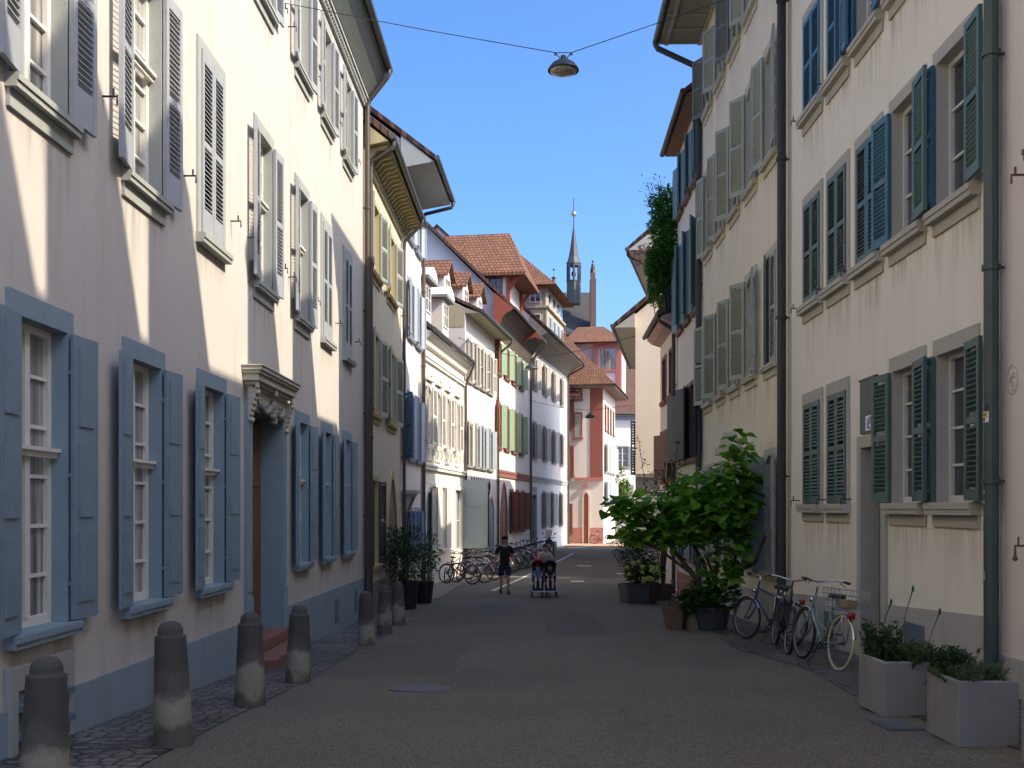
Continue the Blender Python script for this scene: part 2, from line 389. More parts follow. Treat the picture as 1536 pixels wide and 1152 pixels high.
    def doorway(s, u0, u1, z0, z1, m_sur, m_door, sur=.15, r=.3, lint=.2, arch=0):
        s.holes.append((u0, u1, z0, z1)); b = MB()
        b.box(u0 - sur, u0, -.04, r, z0, z1); b.box(u1, u1 + sur, -.04, r, z0, z1); b.box(u0 - sur, u1 + sur, -.04, r, z1, z1 + lint)
        b.box(u0 - sur, u1 + sur, -.02, r, z0 - .5, z0)
        w = s.part(b, 'door', m_sur)
        b = MB(); b.box(u0, u1, r - .05, r - .01, z0, z1); W = u1 - u0; H = z1 - z0
        for a, c in ((.08, .46), (.54, .92)):
            for e, f in ((.06, .3), (.35, .72), (.77, .95)):
                b.box(u0 + W * a, u0 + W * c, r - .075, r - .05, z0 + H * e, z0 + H * f)
        lf = s.part(b, 'door_leaf', m_door, w)
        b = MB(); uu = u0 + W * .86; b.tube([(uu, r - .08, z0 + 1.0), (uu, r - .14, z0 + 1.0), (uu, r - .14, z0 + 1.25), (uu, r - .08, z0 + 1.25)], .014, 6)
        s.part(b, 'handle', M_IRON, lf)
        return w
    def dormer(s, u0, u1, yf, z0, z1, m_wall, m_roof, depth=3, gable=0, win=True, m_trim=None, ov=.15, mono=.0, rows=2):
        """roof dormer: cheeks, roof, window; gable > 0 gives a pitched roof with that rise"""
        b = MB(); b.box(u0, u1, yf, yf + depth, z0, z1); uc = (u0 + u1) / 2
        if gable: b.ext([(u0, yf, z1), (u1, yf, z1), (uc, yf, z1 + gable)], (0, depth, 0))
        d = s.part(b, 'dormer', m_wall)
        b = MB()
        if gable:
            k = gable / (uc - u0); e = ov; t = .1
            b.ext([(u0 - e, yf - ov, z1 - e * k + .01), (uc, yf - ov, z1 + gable + .01), (u1 + e, yf - ov, z1 - e * k + .01), (u1 + e, yf - ov, z1 - e * k + t), (uc, yf - ov, z1 + gable + t + .03), (u0 - e, yf - ov, z1 - e * k + t)], (0, depth + ov, 0))
        else:
            b.ext([(u0 - ov, yf - ov, z1 + .01), (u0 - ov, yf + depth, z1 + .01 + mono), (u0 - ov, yf + depth, z1 + .12 + mono), (u0 - ov, yf - ov, z1 + .12)], (u1 - u0 + 2 * ov, 0, 0))
        s.part(b, 'dormer_roof', m_roof, d)
        if win:
            m_trim = m_trim or M_WHITEFRAME; b = MB(); a, c = u0 + .16, u1 - .16; e, f = z0 + (z1 - z0) * .38, z1 - .12
            b.box(a, a + .06, yf - .04, yf - .004, e, f); b.box(c - .06, c, yf - .04, yf - .004, e, f); b.box(a + .06, c - .06, yf - .04, yf - .004, e, e + .06); b.box(a + .06, c - .06, yf - .04, yf - .004, f - .06, f)
            b.box(uc - .025, uc + .025, yf - .035, yf - .004, e + .06, f - .06)
            for i in range(1, rows): zz = e + (f - e) * i / rows; b.box(a + .06, c - .06, yf - .03, yf - .004, zz - .015, zz + .015)
            s.part(b, 'dormer_window', m_trim, d)
            b = MB(); b.poly([(a, yf - .002, e), (c, yf - .002, e), (c, yf - .002, f), (a, yf - .002, f)]); s.part(b, 'pane', M_GLASS, d)
        return d
# ================================================================ left row of houses
T_ORANGE = tilemat('orange_clay_tiles', (.27, .115, .055), (.16, .075, .045))
T_ORANGE_X = tilemat('orange_clay_tiles_cross', (.28, .12, .058), (.17, .08, .048), True)
T_BROWN = tilemat('brown_clay_tiles', (.17, .085, .055), (.11, .06, .045))
P_L1 = plaster('warm_white_render', (.53, .495, .45), .55, .05); S_L1 = mat('grey_green_stone', (.33, .345, .32), .85, .07, 6, bump=.2, bscale=60, streak=.25)
SH_L1 = paint('shade_blue_shutter_paint', (.185, .255, .31), .55, .16); PL_L1 = mat('blue_grey_plinth', (.235, .30, .335), .9, .1, 1.5, bump=.3, bscale=30, streak=.45, streak_col=(.20, .18, .12))  # SH_L1: grey shutters with the blue of skylit shade put into their colour
WOOD_DOOR = mat('varnished_brown_door', (.15, .068, .034), .45, .2, 6, bump=.1); SOF_G = mat('grey_green_boards', (.17, .19, .175), .8, .08, 3, streak=.2)
SANDSTONE = mat('red_sandstone', (.22, .105, .08), .9, .15, 8, bump=.4, bscale=50)

h = House('white_house', 'long white rendered house with blue grey shutters and an ornate hooded doorway', (-3.65, -6), (-3.65, 24.05))
U = lambda d: d + 6.0
S_L1B = mat('shade_blue_surround', (.225, .30, .345), .85, .09, 6, bump=.2, bscale=60, streak=.3); SH_L1U = paint('upper_grey_shutter_paint', (.33, .35, .365), .6, .12)  # S_L1B: grey green stone again, blue skylight of the shaded floor painted in
kw = dict(stain=True, sur=.11, lint=.17, r=.17, sill=.10, sillout=.09, rows=6, transom=.58, glass=M_GLASS2)
for d0, d1 in ((7.59, 8.45), (9.75, 10.63), (11.93, 12.84), (16.95, 17.84), (19.13, 19.96), (21.33, 22.2)):
    h.window(U(d0), U(d1), -.90, 1.385, S_L1B, apron=False, sh=('panel', SH_L1, 173, 176), **kw)
kw.update(sill=.10, rows=6, lint=.15)
for i, (d0, d1) in enumerate(((7.6, 8.44), (9.75, 10.63), (11.93, 12.8), (14.4, 15.28), (16.95, 17.84), (19.1, 19.96), (21.4, 22.25))):
    c = i in (2, 5, 6)
    if c: h.blind(U(d0), U(d1), 3.06, 5.15, S_L1, ('louver_deep', SH_L1U, 0, 0), sur=.11, sill=.11, stain=True)  # upper shutters: plain grey, without the painted blue shade of the ground floor
    else: h.window(U(d0), U(d1), 3.06, 5.15, S_L1, sh=('louver_deep', SH_L1U, 172, 177), apron=True, **kw)
kw.update(rows=4, transom=None)
for i, (d0, d1) in enumerate(((7.6, 8.44), (9.75, 10.63), (11.93, 12.8), (14.4, 15.28), (16.95, 17.84), (19.1, 19.96), (21.4, 22.25))):
    h.window(U(d0), U(d1), 7.06, 8.72, S_L1, sh=('louver', SH_L1U, 174, 176), apron=True, **kw)
# doorway with carved hood and red steps
u0, u1 = U(14.05), U(15.85); zg = h.zg(U(15)); zs = zg + .36
h.holes.append((u0, u1, zs, 1.30)); b = MB()
b.box(u0 - .22, u0, -.05, .34, zs, 1.30); b.box(u1, u1 + .22, -.05, .34, zs, 1.30); b.box(u0 - .22, u1 + .22, -.05, .34, 1.30, 1.42)
for a in (u0 - .22, u1): b.box(a - .02, a + .24, -.07, -.05, zs, zs + .62); b.box(a + .03, a + .19, -.065, -.05, zs + .7, 1.2)
door = h.part(b, 'door', S_L1B)
b = MB(); b.box(u0, u1, .28, .32, zs, 1.30); W = u1 - u0
for k in range(2):
    a = u0 + W * .5 * k
    for e, f in ((.05, .28), (.34, .62), (.68, .95)):
        b.box(a + .14, a + W * .5 - .14, .26, .28, zs + (1.3 - zs) * e, zs + (1.3 - zs) * f)
h.part(b, 'door_leaf', WOOD_DOOR, door, bevel=.008)
b = MB()   # hood: frieze, corona and cyma stepped outwards, on two scroll consoles
a, c = u0 - .20, u1 + .06
b.box(a + .04, c - .04, -.08, -.002, 1.42, 1.56)
for k, (z0, z1, o) in enumerate(((1.56, 1.60, .11), (1.60, 1.65, .15), (1.65, 1.74, .21), (1.74, 1.78, .24), (1.78, 1.83, .265), (1.83, 1.85, .28))):
    b.box(a - o + .12, c + o - .12, -o, -.002, z0, z1)
for k in range(3): b.box(a + (c - a) * k / 2 - .05, a + (c - a) * k / 2 + .05, -.19, -.15, 1.56, 1.648)
for q in (u0 - .13, u1 + .13):
    for k in range(6):
        t = k / 5; b.box(q - .09, q + .09, -.17 + .10 * t, -.05, 1.56 - .07 * (k + 1), 1.56 - .07 * k)
    b.ball((q, -.15, 1.51), (.085, .045, .045), 10, 6); b.ball((q, -.08, 1.15), (.07, .04, .04), 10, 6)
h.part(b, 'door_hood', mat('pale_carved_stone', (.44, .42, .35), .85, .1, 6, bump=.2, bscale=50), door, bevel=.006)
b = MB(); random.seed(3)
uc = (u0 + u1) / 2
b.box(u0 + .02, u1 - .02, -.075, -.052, 1.27, 1.46)
for k in range(26):
    q = random.uniform(-.8, .8); b.ball((uc + q, -.085, 1.37 - .04 * math.cos(q * 4) + random.uniform(-.05, .05)), (random.uniform(.035, .08), .025, random.uniform(.025, .05)), 8, 6)
for q, zz, rr in ((0, 1.42, .075), (0, 1.33, .06), (-.05, 1.27, .04), (.04, 1.23, .035), (0, 1.19, .025)): b.ball((uc + q, -.12, zz), (rr, .06, rr * 1.1), 10, 8)
for sg in (-1, 1):
    b.tube([(uc + sg * (.1 + .1 * k), -.1, 1.40 - .10 * math.sin(k * .52)) for k in range(7)], [.05, .05, .045, .045, .04, .04, .05], 8)
h.part(b, 'door_carving', mat('dark_carved_stone', (.25, .25, .215), .9, .15, 8, bump=.3), door, smooth=True)
b = MB(); b.box(u0 - .1, u1 + .1, -.12, .27, zs - .17, zs); b.box(u0 - .25, u1 + .25, -.42, .0, zs - .9, zs - .172)
h.part(b, 'step', SANDSTONE, door, bevel=.015)
h.plinth(PL_L1, -1.38, -1.56, U(2), h.L, skip=((u0 - .24, u1 + .24),))
b = MB()  # basement window in a stone frame
a, c = U(7.46), U(8.50)
b.box(a, a + .1, -.06, -.005, -2.0, -1.13); b.box(c - .1, c, -.06, -.005, -2.0, -1.13); b.box(a + .1, c - .1, -.06, -.005, -1.30, -1.13)
f = h.part(b, 'basement_window', S_L1)
b = MB(); b.box(a + .1, c - .1, -.04, -.032, -2.0, -1.3)
for z in (-1.45, -1.66): b.box(a + .1, c - .1, -.11, -.04, z, z + .05)
h.part(b, 'grille', paint('slate_blue_metal', (.12, .16, .19)), f)
for d in (20.3, 22.6):
    b = MB(); b.box(U(d), U(d) + .35, -.042, -.025, -2.2, -1.75)
    for k in range(4): b.box(U(d) + .03, U(d) + .32, -.05, -.042, -2.15 + .1 * k, -2.1 + .1 * k)
    h.part(b, 'vent_grille', paint('slate_blue_metal', (.12, .16, .19)))
# eaves: dentils, coved boards
b = MB(); b.box(0, h.L, -.06, -.003, 9.02, 9.08); n = int(h.L / .13)
for i in range(n): b.box(i * .13, i * .13 + .07, -.10, -.003, 9.08, 9.17)
b.box(0, h.L, -.13, -.003, 9.17, 9.23); h.part(b, 'cornice', S_L1)
zw, zr = h.roof(T_BROWN, 9.92, .52, 9, 38, SOF_G, g0=.1, g1=.12, soffit=[(-.5, 9.86), (-.46, 9.78), (-.34, 9.60), (-.2, 9.42), (-.12, 9.31), (-.004, 9.28), (-.004, 10.05)])
h.wall(P_L1, zw - .02, 9, zr)
h.downpipe(h.L - .07, .52, 9.92, 9.05, r=.06)
h.stays([(U(d), z) for d in (9.2, 11.4, 13.2, 14.0, 15.8, 16.4, 18.3, 20.5, 22.8) for z in (3.55, 7.4)], M_IRON)

# ---- ochre house
P_OCH = plaster('ochre_render', (.62, .555, .41), .3); S_OCH = mat('ochre_stone', (.46, .37, .19), .85, .08, 6, streak=.2); SH_OCH = paint('pale_green_shutter_paint', (.36, .39, .33))
h = House('ochre_house', 'ochre house with brackets under its eaves beside the long white house', (-3.62, 24.12), (-3.60, 30.9))
W2 = [(h.u(556), h.u(567.5)), (h.u(580.5), h.u(591))]
for a, c in W2:
    h.window(a, c, 5.58, 7.25, S_OCH, sh=('louver', SH_OCH, 170, 172), rows=4, apron=True, stain=True)
    h.window(a, c, 2.25, 4.15, S_OCH, sh=('louver', SH_OCH, 168, 172), rows=4, apron=True)
h.window(h.u(556), h.u(566), -1.35, .65, S_OCH, sh=('louver', paint('dark_brown_shutter_paint', (.07, .06, .05)), 170, 172))
h.archdoor(h.u(579), h.u(593), h.zg(4) - .05, .80, paint('dark_door_paint', (.06, .06, .055)), S_OCH)
h.plinth(mat('olive_plinth', (.2, .2, .15), .9, .1, 2, streak=.4), -1.75, -1.8, skip=((h.u(579) - .15, h.u(593) + .15),))
M_BRK = mat('ochre_eave_boards', (.42, .37, .21), .8, .1, 4, streak=.2)
zw, zr = h.roof(T_BROWN, 8.40, .56, 9, 40, M_BRK, g0=.05, g1=.8, soffit=[(-.53, 8.30), (-.004, 8.18), (-.004, 8.7)])
h.wall(P_OCH, zw - .02, 9, zr)
b = MB()
for i in range(22): q = .15 + i * .33; b.ext([(q, -.50, 8.27), (q, -.48, 8.20), (q, -.25, 8.14), (q, -.12, 7.98), (q, -.004, 7.95), (q, -.004, 8.16)], (.13, 0, 0))
h.part(b, 'eave_bracket', M_BRK); h.band(M_BRK, 7.78, 7.93, out=.06)
h.downpipe(.14, .56, 8.4, 7.75); h.downpipe(h.L - .1, .56, 8.4, 7.6, r=.05)
h.dormer(1.0, 3.2, 1.2, 8.6, 10.9, M_BRK, T_BROWN, 3, gable=.8, win=True, ov=.3)

# ---- narrow white house
P_W = plaster('white_render', (.74, .71, .66), .2); SH_LB = paint('light_blue_shutter_paint', (.36, .41, .47)); S_GREY = mat('grey_stone', (.36, .36, .34), .85, .08, 6, streak=.2)
S_BLUE = mat('blue_grey_stone', (.27, .31, .36), .85, .08, 6, streak=.2); SOF_B = mat('pale_blue_boards', (.34, .38, .37), .8, .08, 3)
h = House('narrow_white_house', 'tall narrow white house with light blue shutters and a deep boarded eave', (-3.60, 30.95), (-3.44, 35.2))
for a, c in ((h.u(611.2), h.u(618)), (h.u(623), h.u(629))):
    for z0, z1 in ((8.2, 9.55), (5.2, 6.9), (1.5, 3.45)): h.window(a, c, z0, z1, S_BLUE, sh=('plain', SH_LB, 165, 168), rows=4)
    h.window(a, c, -1.5, -.1, S_BLUE, sh=('plain', paint('blue_shutter_paint', (.12, .2, .33)), 168, 170), rows=3)
zw, zr = h.roof(T_BROWN, 10.12, 1.0, 9, 38, SOF_B, g0=.1, g1=.1, soffit=[(-.97, 10.02), (-.004, 9.85), (-.004, 10.8)])
h.wall(P_W, zw - .02, 9, zr); h.downpipe(h.L - .08, 1.0, 10.12, 9.55, r=.06)
b = MB(); b.box(.05, .95, -.42, -.003, .42, .52); b.box(.1, .9, -.34, -.003, .34, .42)
for q in (.14, .76): b.ext([(q, -.3, .34), (q, -.05, -.25), (q, -.003, -.25), (q, -.003, .34)], (.12, 0, 0))
h.part(b, 'door_hood', mat('pale_carved_stone', (.44, .42, .35)))
h.archdoor(.25, .8, h.zg(1) - .05, .2, paint('blue_shutter_paint', (.12, .2, .33)), S_BLUE, pointed=False, w=.08)
o = link('shutter', shutter_mesh(.62, 1.9, 'louver', paint('deep_blue_shutter_paint', (.03, .13, .24)), 1), h.root); o.location = (.25, -.05, 1.45 - h.zb); o.rotation_euler.z = R(-150)

# ---- ornate cream house
P_CR = plaster('cream_render', (.72, .69, .60), .2); S_CR = mat('cream_stone', (.66, .63, .55), .85, .06, 5); SH_CR = paint('cream_shutter_paint', (.60, .58, .52))
h = House('ornate_cream_house', 'low ornate cream house with stucco window hoods and white dormers', (-3.42, 35.28), (-2.50, 43.45))
for px in (642.5, 656.4, 670.3, 684.5):
    q = h.u(px); a, c = q - .42, q + .42
    w = h.window(a, c, 2.15, 4.15, S_CR, sh=('louver', SH_CR, 165, 168), rows=3, arch=.18, sill=.12)
    b = MB()
    for k in (-1, 1): b.box(q + k * .38 - .09, q + k * .38 + .09, -.16, -.03, 1.80, 2.02)
    b.box(q - .5, q + .5, -.06, -.003, 1.62, 2.03); b.box(q - .5, q - .44, -.04, -.026, 2.03, 4.32); b.box(q - .55, q + .55, -.12, -.003, 4.32, 4.40)
    b.ext([(q - .5, -.1, 4.4), (q + .5, -.1, 4.4), (q, -.1, 4.72)], (0, .097, 0)); b.ball((q, -.1, 4.55), (.16, .07, .12), 8, 6)
    h.part(b, 'window_hood', S_CR, w)
h.band(S_CR, 1.30, 1.48, out=.10); h.band(S_CR, 4.95, 5.12, out=.08)
for px, st in ((650, 1), (664, 1)):
    q = h.u(px); h.window(q - .45, q + .45, -1.5, .75, S_CR, sh=('plain', SH_CR, 168, 168), rows=3)
h.archdoor(h.u(641.5) - .45, h.u(641.5) + .5, h.zg(1) - .05, .55, paint('green_door_paint', (.1, .16, .15)), S_CR, pointed=False)
q = h.u(688); h.window(q - .8, q + .8, -1.7, .7, S_CR, rows=2, cols=3, sill=0)
M_PANEL = paint('pale_blue_panel_paint', (.36, .42, .42)); b = MB(); b.box(0, .98, -.03, .03, 0, 2.75); b.box(.08, .9, -.045, -.03, .1, 1.6); b.box(.08, .9, -.045, -.03, 1.7, 2.6)
b.ext([(.34, -.06, 2.2), (.49, -.06, 2.05), (.64, -.06, 2.2), (.49, -.06, 2.35)], (0, .012, 0))
o = link('shop_shutter', b.mesh('shop_shutter', M_PANEL), h.root); o.location = (q + .82, -.05, -1.62 - h.zb); o.rotation_euler.z = R(-88)
zw, zr = h.roof(T_BROWN, 5.92, .36, 9, 42, S_CR, g0=.02, g1=.02, soffit=[(-.34, 5.84), (-.28, 5.74), (-.16, 5.62), (-.12, 5.45), (-.004, 5.42), (-.004, 6.0)])
h.wall(P_CR, zw - .02, 9, zr); h.downpipe(h.L - .1, .36, 5.92, 5.0, r=.05)
M_LEAD = mat('grey_lead_roofing', (.2, .215, .215), .6, .1, 4)
for q in (2.6, 6.0):
    d = h.dormer(q - .62, q + .62, .35, 6.3, 8.0, S_CR, M_LEAD, 2.2, win=True, ov=.22)
    b = MB(); b.ext([(q - .8, .12, 8.12), (q + .8, .12, 8.12), (q + .5, .12, 8.42), (q, .12, 8.56), (q - .5, .12, 8.42)], (0, 1.4, 0)); b.box(q - .7, q + .7, .2, .35, 6.3, 6.5); h.part(b, 'dormer_pediment', S_CR, d)

# ---- beige-shuttered house
P_GY = plaster('grey_white_render', (.70, .68, .63), .2); P_OLV = plaster('olive_render', (.42, .38, .25), .25); SH_BG = paint('beige_shutter_paint', (.46, .44, .38)); SH_GB = paint('grey_blue_shutter_paint', (.33, .37, .40))
SOF_O = mat('olive_boards', (.36, .34, .24), .8, .08, 3)
h = House('beige_shuttered_house', 'white house with iron window grilles and three small tiled dormers on its roof', (-2.46, 43.55), (-1.36, 50.75))
for i, px in enumerate((703, 714, 724, 734)):
    q = h.u(px); a, c = q - .45, q + .45
    h.window(a, c, 5.25, 6.95, S_GREY, sh=('louver_far', SH_BG, 160, 163), rows=3, sill=.08)
    h.window(a, c, 1.75, 3.55, S_GREY, sh=('plain', SH_BG if i == 0 else SH_GB, 160, 163), rows=3, sill=.08, arch=.2)
for px in (702, 712.5, 722):
    q = h.u(px); w = h.window(q - .5, q + .5, -1.75, .55, S_GREY, rows=3); b = MB()
    b.box(q - .52, q + .52, -.26, -.24, -1.7, -1.66); b.box(q - .52, q + .52, -.26, -.24, .6, .64)
    for k in range(9): b.tube([(q - .5 + .125 * k, -.25, -1.7), (q - .5 + .125 * k, -.25, .7)], .013, 5)
    for k in (-.5, 0, .5): b.tube([(q + k, -.25, .6), (q + k, -.27, 1.0), (q + k, -.25, 1.3)], [.03, .05, .01], 6)
    for sg in (-.52, .52): b.box(q + sg - .012, q + sg + .012, -.25, -.005, .6, .63); b.box(q + sg - .012, q + sg + .012, -.25, -.005, -1.7, -1.67)
    h.part(b, 'grille', M_IRON, w)
h.archdoor(h.u(731), h.u(739), h.zg(6) - .05, .4, paint('grey_blue_door_paint', (.2, .27, .31)), S_GREY, pointed=False)
zw, zr = h.roof(T_BROWN, 8.02, .68, 10, 27, SOF_O, g0=.03, g1=.03)
h.wall(P_GY, zw - .02, 10, zr); h.downpipe(h.L - .12, .68, 8.02, 7.2, r=.05)
b = MB(); b.add([(-.012, .02, 7.4), (-.012, 5, 7.4), (-.012, 5, zr - .05), (-.012, .02, zw - .05)], [(0, 1, 2, 3)]); h.part(b, 'gable_wall', P_OLV)
for u_, y_ in ((.3, .95), (2.6, .65), (5.0, .5)): h.dormer(u_, u_ + 1.2, y_, 8.5, 9.7, P_GY, T_ORANGE_X, 1.7, gable=.55, ov=.2, win=True)

# ---- red-trimmed house with the big cross gable
P_RW = plaster('bright_white_render', (.76, .73, .68), .15); RED = mat('oxide_red_paint', (.30, .075, .045), .7, .1, 4); RED_D = paint('dark_red_shutter_paint', (.13, .045, .035)); SH_GR = paint('green_shutter_paint', (.22, .33, .22)); SH_RD = paint('red_shutter_paint', (.34, .12, .065))
S_RED = mat('red_stone_trim', (.26, .11, .085), .85, .1, 6)
h = House('red_trimmed_house', 'white house with red and green shutters below a big tiled cross gable', (-1.33, 50.8), (.25, 60.95))
for px in (747.5, 759.5, 770.5, 781):
    q = h.u(px); a, c = q - .5, q + .5
    h.window(a, c, 6.45, 7.95, S_RED, sh=('plain', SH_RD, 158, 158, SH_GR), rows=3, sill=.1)
    h.window(a, c, 2.9, 5.0, S_RED, sh=('plain', SH_RD, 158, 158, SH_GR), rows=3, sill=.1, arch=.1)
for px in (767, 775.5, 784): q = h.u(px); h.window(q - .5, q + .5, -1.2, .85, S_RED, sh=('plain', RED_D, 158, 158), rows=3, arch=.15)
h.archdoor(h.u(751), h.u(759.5), h.zg(3) - .05, 1.05, WOOD_DOOR, S_RED, pointed=True)
h.band(S_RED, 1.5, 1.85, out=.06)
T47 = math.tan(R(45)); SOF_D = mat('dark_brown_soffit', (.10, .085, .065), .85, .1, 3)
zw, zr = h.roof(T_BROWN, 9.45, .85, 11, 45, SOF_D, g0=.35, g1=.1, soffit=[(-.80, 9.36), (-.6, 9.28), (-.4, 9.1), (-.2, 8.8), (-.1, 8.5), (-.004, 8.1), (-.004, 10.0)])
h.wall(P_RW, zw - .02, 11, zr); h.downpipe(h.L - .15, .85, 9.45, 8.3, r=.06)
for q in (-.42, 6.25):   # painted red boards closing the eaves, arched below
    pts = [(q, -.84, 9.42), (q, -.70, 9.30), (q, -.5, 9.2), (q, -.3, 9.0), (q, -.12, 8.65), (q, -.02, 8.2), (q, .1, 8.2), (q, .1, 10.2)] if q < 0 else [(q, -1.3, 8.95), (q, -.9, 9.1), (q, -.5, 9.0), (q, -.2, 8.75), (q, -.02, 8.3), (q, -.02, 9.8), (q, -.5, 9.75), (q, -.9, 9.5)]
    b = MB(); b.ext(pts, (.06, 0, 0)); h.part(b, 'eave_board', RED)
b = MB()  # cross gable body
a, c = 2.9, 7.0; zt = 12.25
b.box(a, c, .05, 6, 9.0, zt); d = h.part(b, 'dormer', P_RW)
uc = (a + c) / 2; rise = 2.1; e = .45; sl = rise / (uc - a); b = MB()
# ridge runs into the house; hipped end towards the street
y0, yr = -.95, .25; zE = zt - e * sl
pts = [(a - e, y0, zE), (c + e, y0, zE), (uc, yr, zt + rise), (a - e, 6.2, zE), (uc, 6.2, zt + rise), (c + e, 6.2, zE)]
b.add(pts + [(p[0], p[1], p[2] - .16) for p in pts[:2]] + [(p[0], p[1], p[2] - .16) for p in (pts[3], pts[5])],
      [(0, 1, 2), (0, 2, 4, 3), (1, 5, 4, 2), (0, 6, 7, 1), (0, 3, 8, 6), (1, 7, 9, 5), (6, 8, 9, 7)]); h.part(b, 'dormer_roof', T_ORANGE_X, d)
b = MB(); b.box(a - .04, c + .04, -.2, 6.0, zt - .42, zt - .1)
for q in (a - .06, c - .1): b.box(q, q + .16, -.12, .06, 9.2, zt - .6); b.ext([(q, -.12, zt - 1.3), (q, -.65, zt - .55), (q, -.5, zt - .5), (q, -.12, zt - 1.0)], (.14, 0, 0))
h.part(b, 'dormer_trim', RED, d)
y0, y1, z0, z1 = .32, .88, 10.75, 11.6; ym = (y0 + y1) / 2; zm = (z0 + z1) / 2; b = MB(); b.box(a - .05, a - .003, y0 - .07, y0, z0 - .07, z1 + .07); b.box(a - .05, a - .003, y1, y1 + .07, z0 - .07, z1 + .07); b.box(a - .05, a - .003, y0, y1, z0 - .07, z0); b.box(a - .05, a - .003, y0, y1, z1, z1 + .07); b.box(a - .04, a - .003, ym - .025, ym + .025, z0, z1); b.box(a - .042, a - .003, y0, y1, zm - .025, zm + .025)
h.part(b, 'dormer_window', S_RED, d); b = MB(); b.poly([(a - .01, y0, z0), (a - .01, y1, z0), (a - .01, y1, z1), (a - .01, y0, z1)]); h.part(b, 'pane', M_GLASS, d)

# ---- white house with grey shutters
SH_GY = paint('grey_shutter_paint', (.40, .38, .35)); SOF_W = mat('grey_brown_boards', (.22, .20, .17), .85, .1, 3); WOODG = mat('weathered_grey_wood', (.40, .35, .27), .85, .15, 3, streak=.3)
h = House('grey_shuttered_house', 'white house with grey shutters, wooden dormers and a wide curved eave', (.28, 61.05), (2.95, 75.0))
for px in (801.5, 816.5, 830, 842):
    q = h.u(px); a, c = q - .5, q + .5
    h.window(a, c, 6.95, 8.75, S_GREY, sh=('plain', SH_GY, 157, 157), rows=3, sill=.08, arch=.12)
    h.window(a, c, 2.9, 4.95, S_GREY, sh=('plain', SH_GY, 157, 157), rows=3, sill=.08, arch=.12)
for px in (816, 827.5, 841): q = h.u(px); h.window(q - .48, q + .48, -1.15, .95, S_GREY, sh=('plain', SH_GY, 157, 157), rows=3)
h.doorway(h.u(796.5), h.u(804), h.zg(2), .75, S_GREY, paint('dark_blue_door_paint', (.05, .07, .09)), r=.2, lint=.5)
h.band(S_GREY, 1.55, 1.85, out=.06)
zw, zr = h.roof(T_BROWN, 10.1, 1.15, 11, 44, SOF_W, g0=.1, g1=.2, soffit=[(-1.1, 10.0), (-.7, 9.86), (-.35, 9.6), (-.12, 9.3), (-.004, 9.15), (-.004, 11.0)])
h.wall(P_RW, zw - .02, 11, zr); h.downpipe(h.L - .15, 1.15, 10.1, 9.2, r=.07)
b = MB(); b.box(3.0, 9.5, -.45, 4.0, 10.0, 12.0); d = h.part(b, 'dormer', WOODG)
b = MB(); b.box(2.9, 9.6, -.6, 4.0, 12.0, 12.12); b.box(3.05, 9.4, -.40, 4.0, 12.12, 13.35)
for k in range(14): b.box(2.975, 2.999, -.40 + .3 * k, -.37 + .3 * k, 10.0, 11.98); b.box(3.02, 3.049, -.36 + .3 * k, -.33 + .3 * k, 12.14, 13.3)
h.part(b, 'upper_storey', WOODG, d)
b = MB(); zt = 13.3; pts = [(2.4, -1.1, zt), (10.1, -1.1, zt), (10.1, 4.6, zt), (2.4, 4.6, zt), (4.9, 1.5, zt + 2.4), (7.5, 1.5, zt + 2.4)]
b.add(pts, [(0, 1, 5, 4), (1, 2, 5), (2, 3, 4, 5), (3, 0, 4), (3, 2, 1, 0)]); h.part(b, 'dormer_roof', T_ORANGE_X, d)
for z0, z1, k in ((10.7, 11.6, 0), (12.4, 13.0, .05)):
    b = MB(); b.box(2.93 + k, 2.97 + k, -.1, .6, z0 - .06, z1 + .06); w_ = h.part(b, 'dormer_window', M_WHITEFRAME, d); b = MB(); b.box(2.92 + k, 2.929 + k, -.04, .22, z0, z1); b.box(2.92 + k, 2.929 + k, .28, .54, z0, z1); h.part(b, 'pane', M_GLASS, w_)
    for q in (3.6, 5.2, 6.8, 8.2):
        yy = -.45 + k; b = MB(); b.box(q, q + .9, yy - .04, yy - .003, z0 - .06, z1 + .06); w_ = h.part(b, 'dormer_window', M_WHITEFRAME, d); b = MB(); b.box(q + .08, q + .42, yy - .05, yy - .041, z0, z1); b.box(q + .48, q + .82, yy - .05, yy - .041, z0, z1); h.part(b, 'pane', M_GLASS, w_)
b = MB(); b.ext([(10.4, .1, 10.6), (10.4, .1, 11.9), (10.4, 3, 12.4), (10.4, 3, 10.6)], (1.6, 0, 0)); d = h.part(b, 'dormer', P_RW)
b = MB(); b.ext([(10.2, -.2, 11.86), (10.2, 3, 12.41), (10.2, 3, 12.55), (10.2, -.2, 12.0)], (2.0, 0, 0)); h.part(b, 'dormer_roof', T_ORANGE, d)

# ---- pink and white corner house closing the view
P_PK = plaster('pinkish_white_render', (.72, .66, .60), .15); SAL = mat('salmon_plinth', (.50, .24, .19), .9, .08, 2); PINK = mat('pink_paint', (.46, .17, .15), .75, .08, 4)

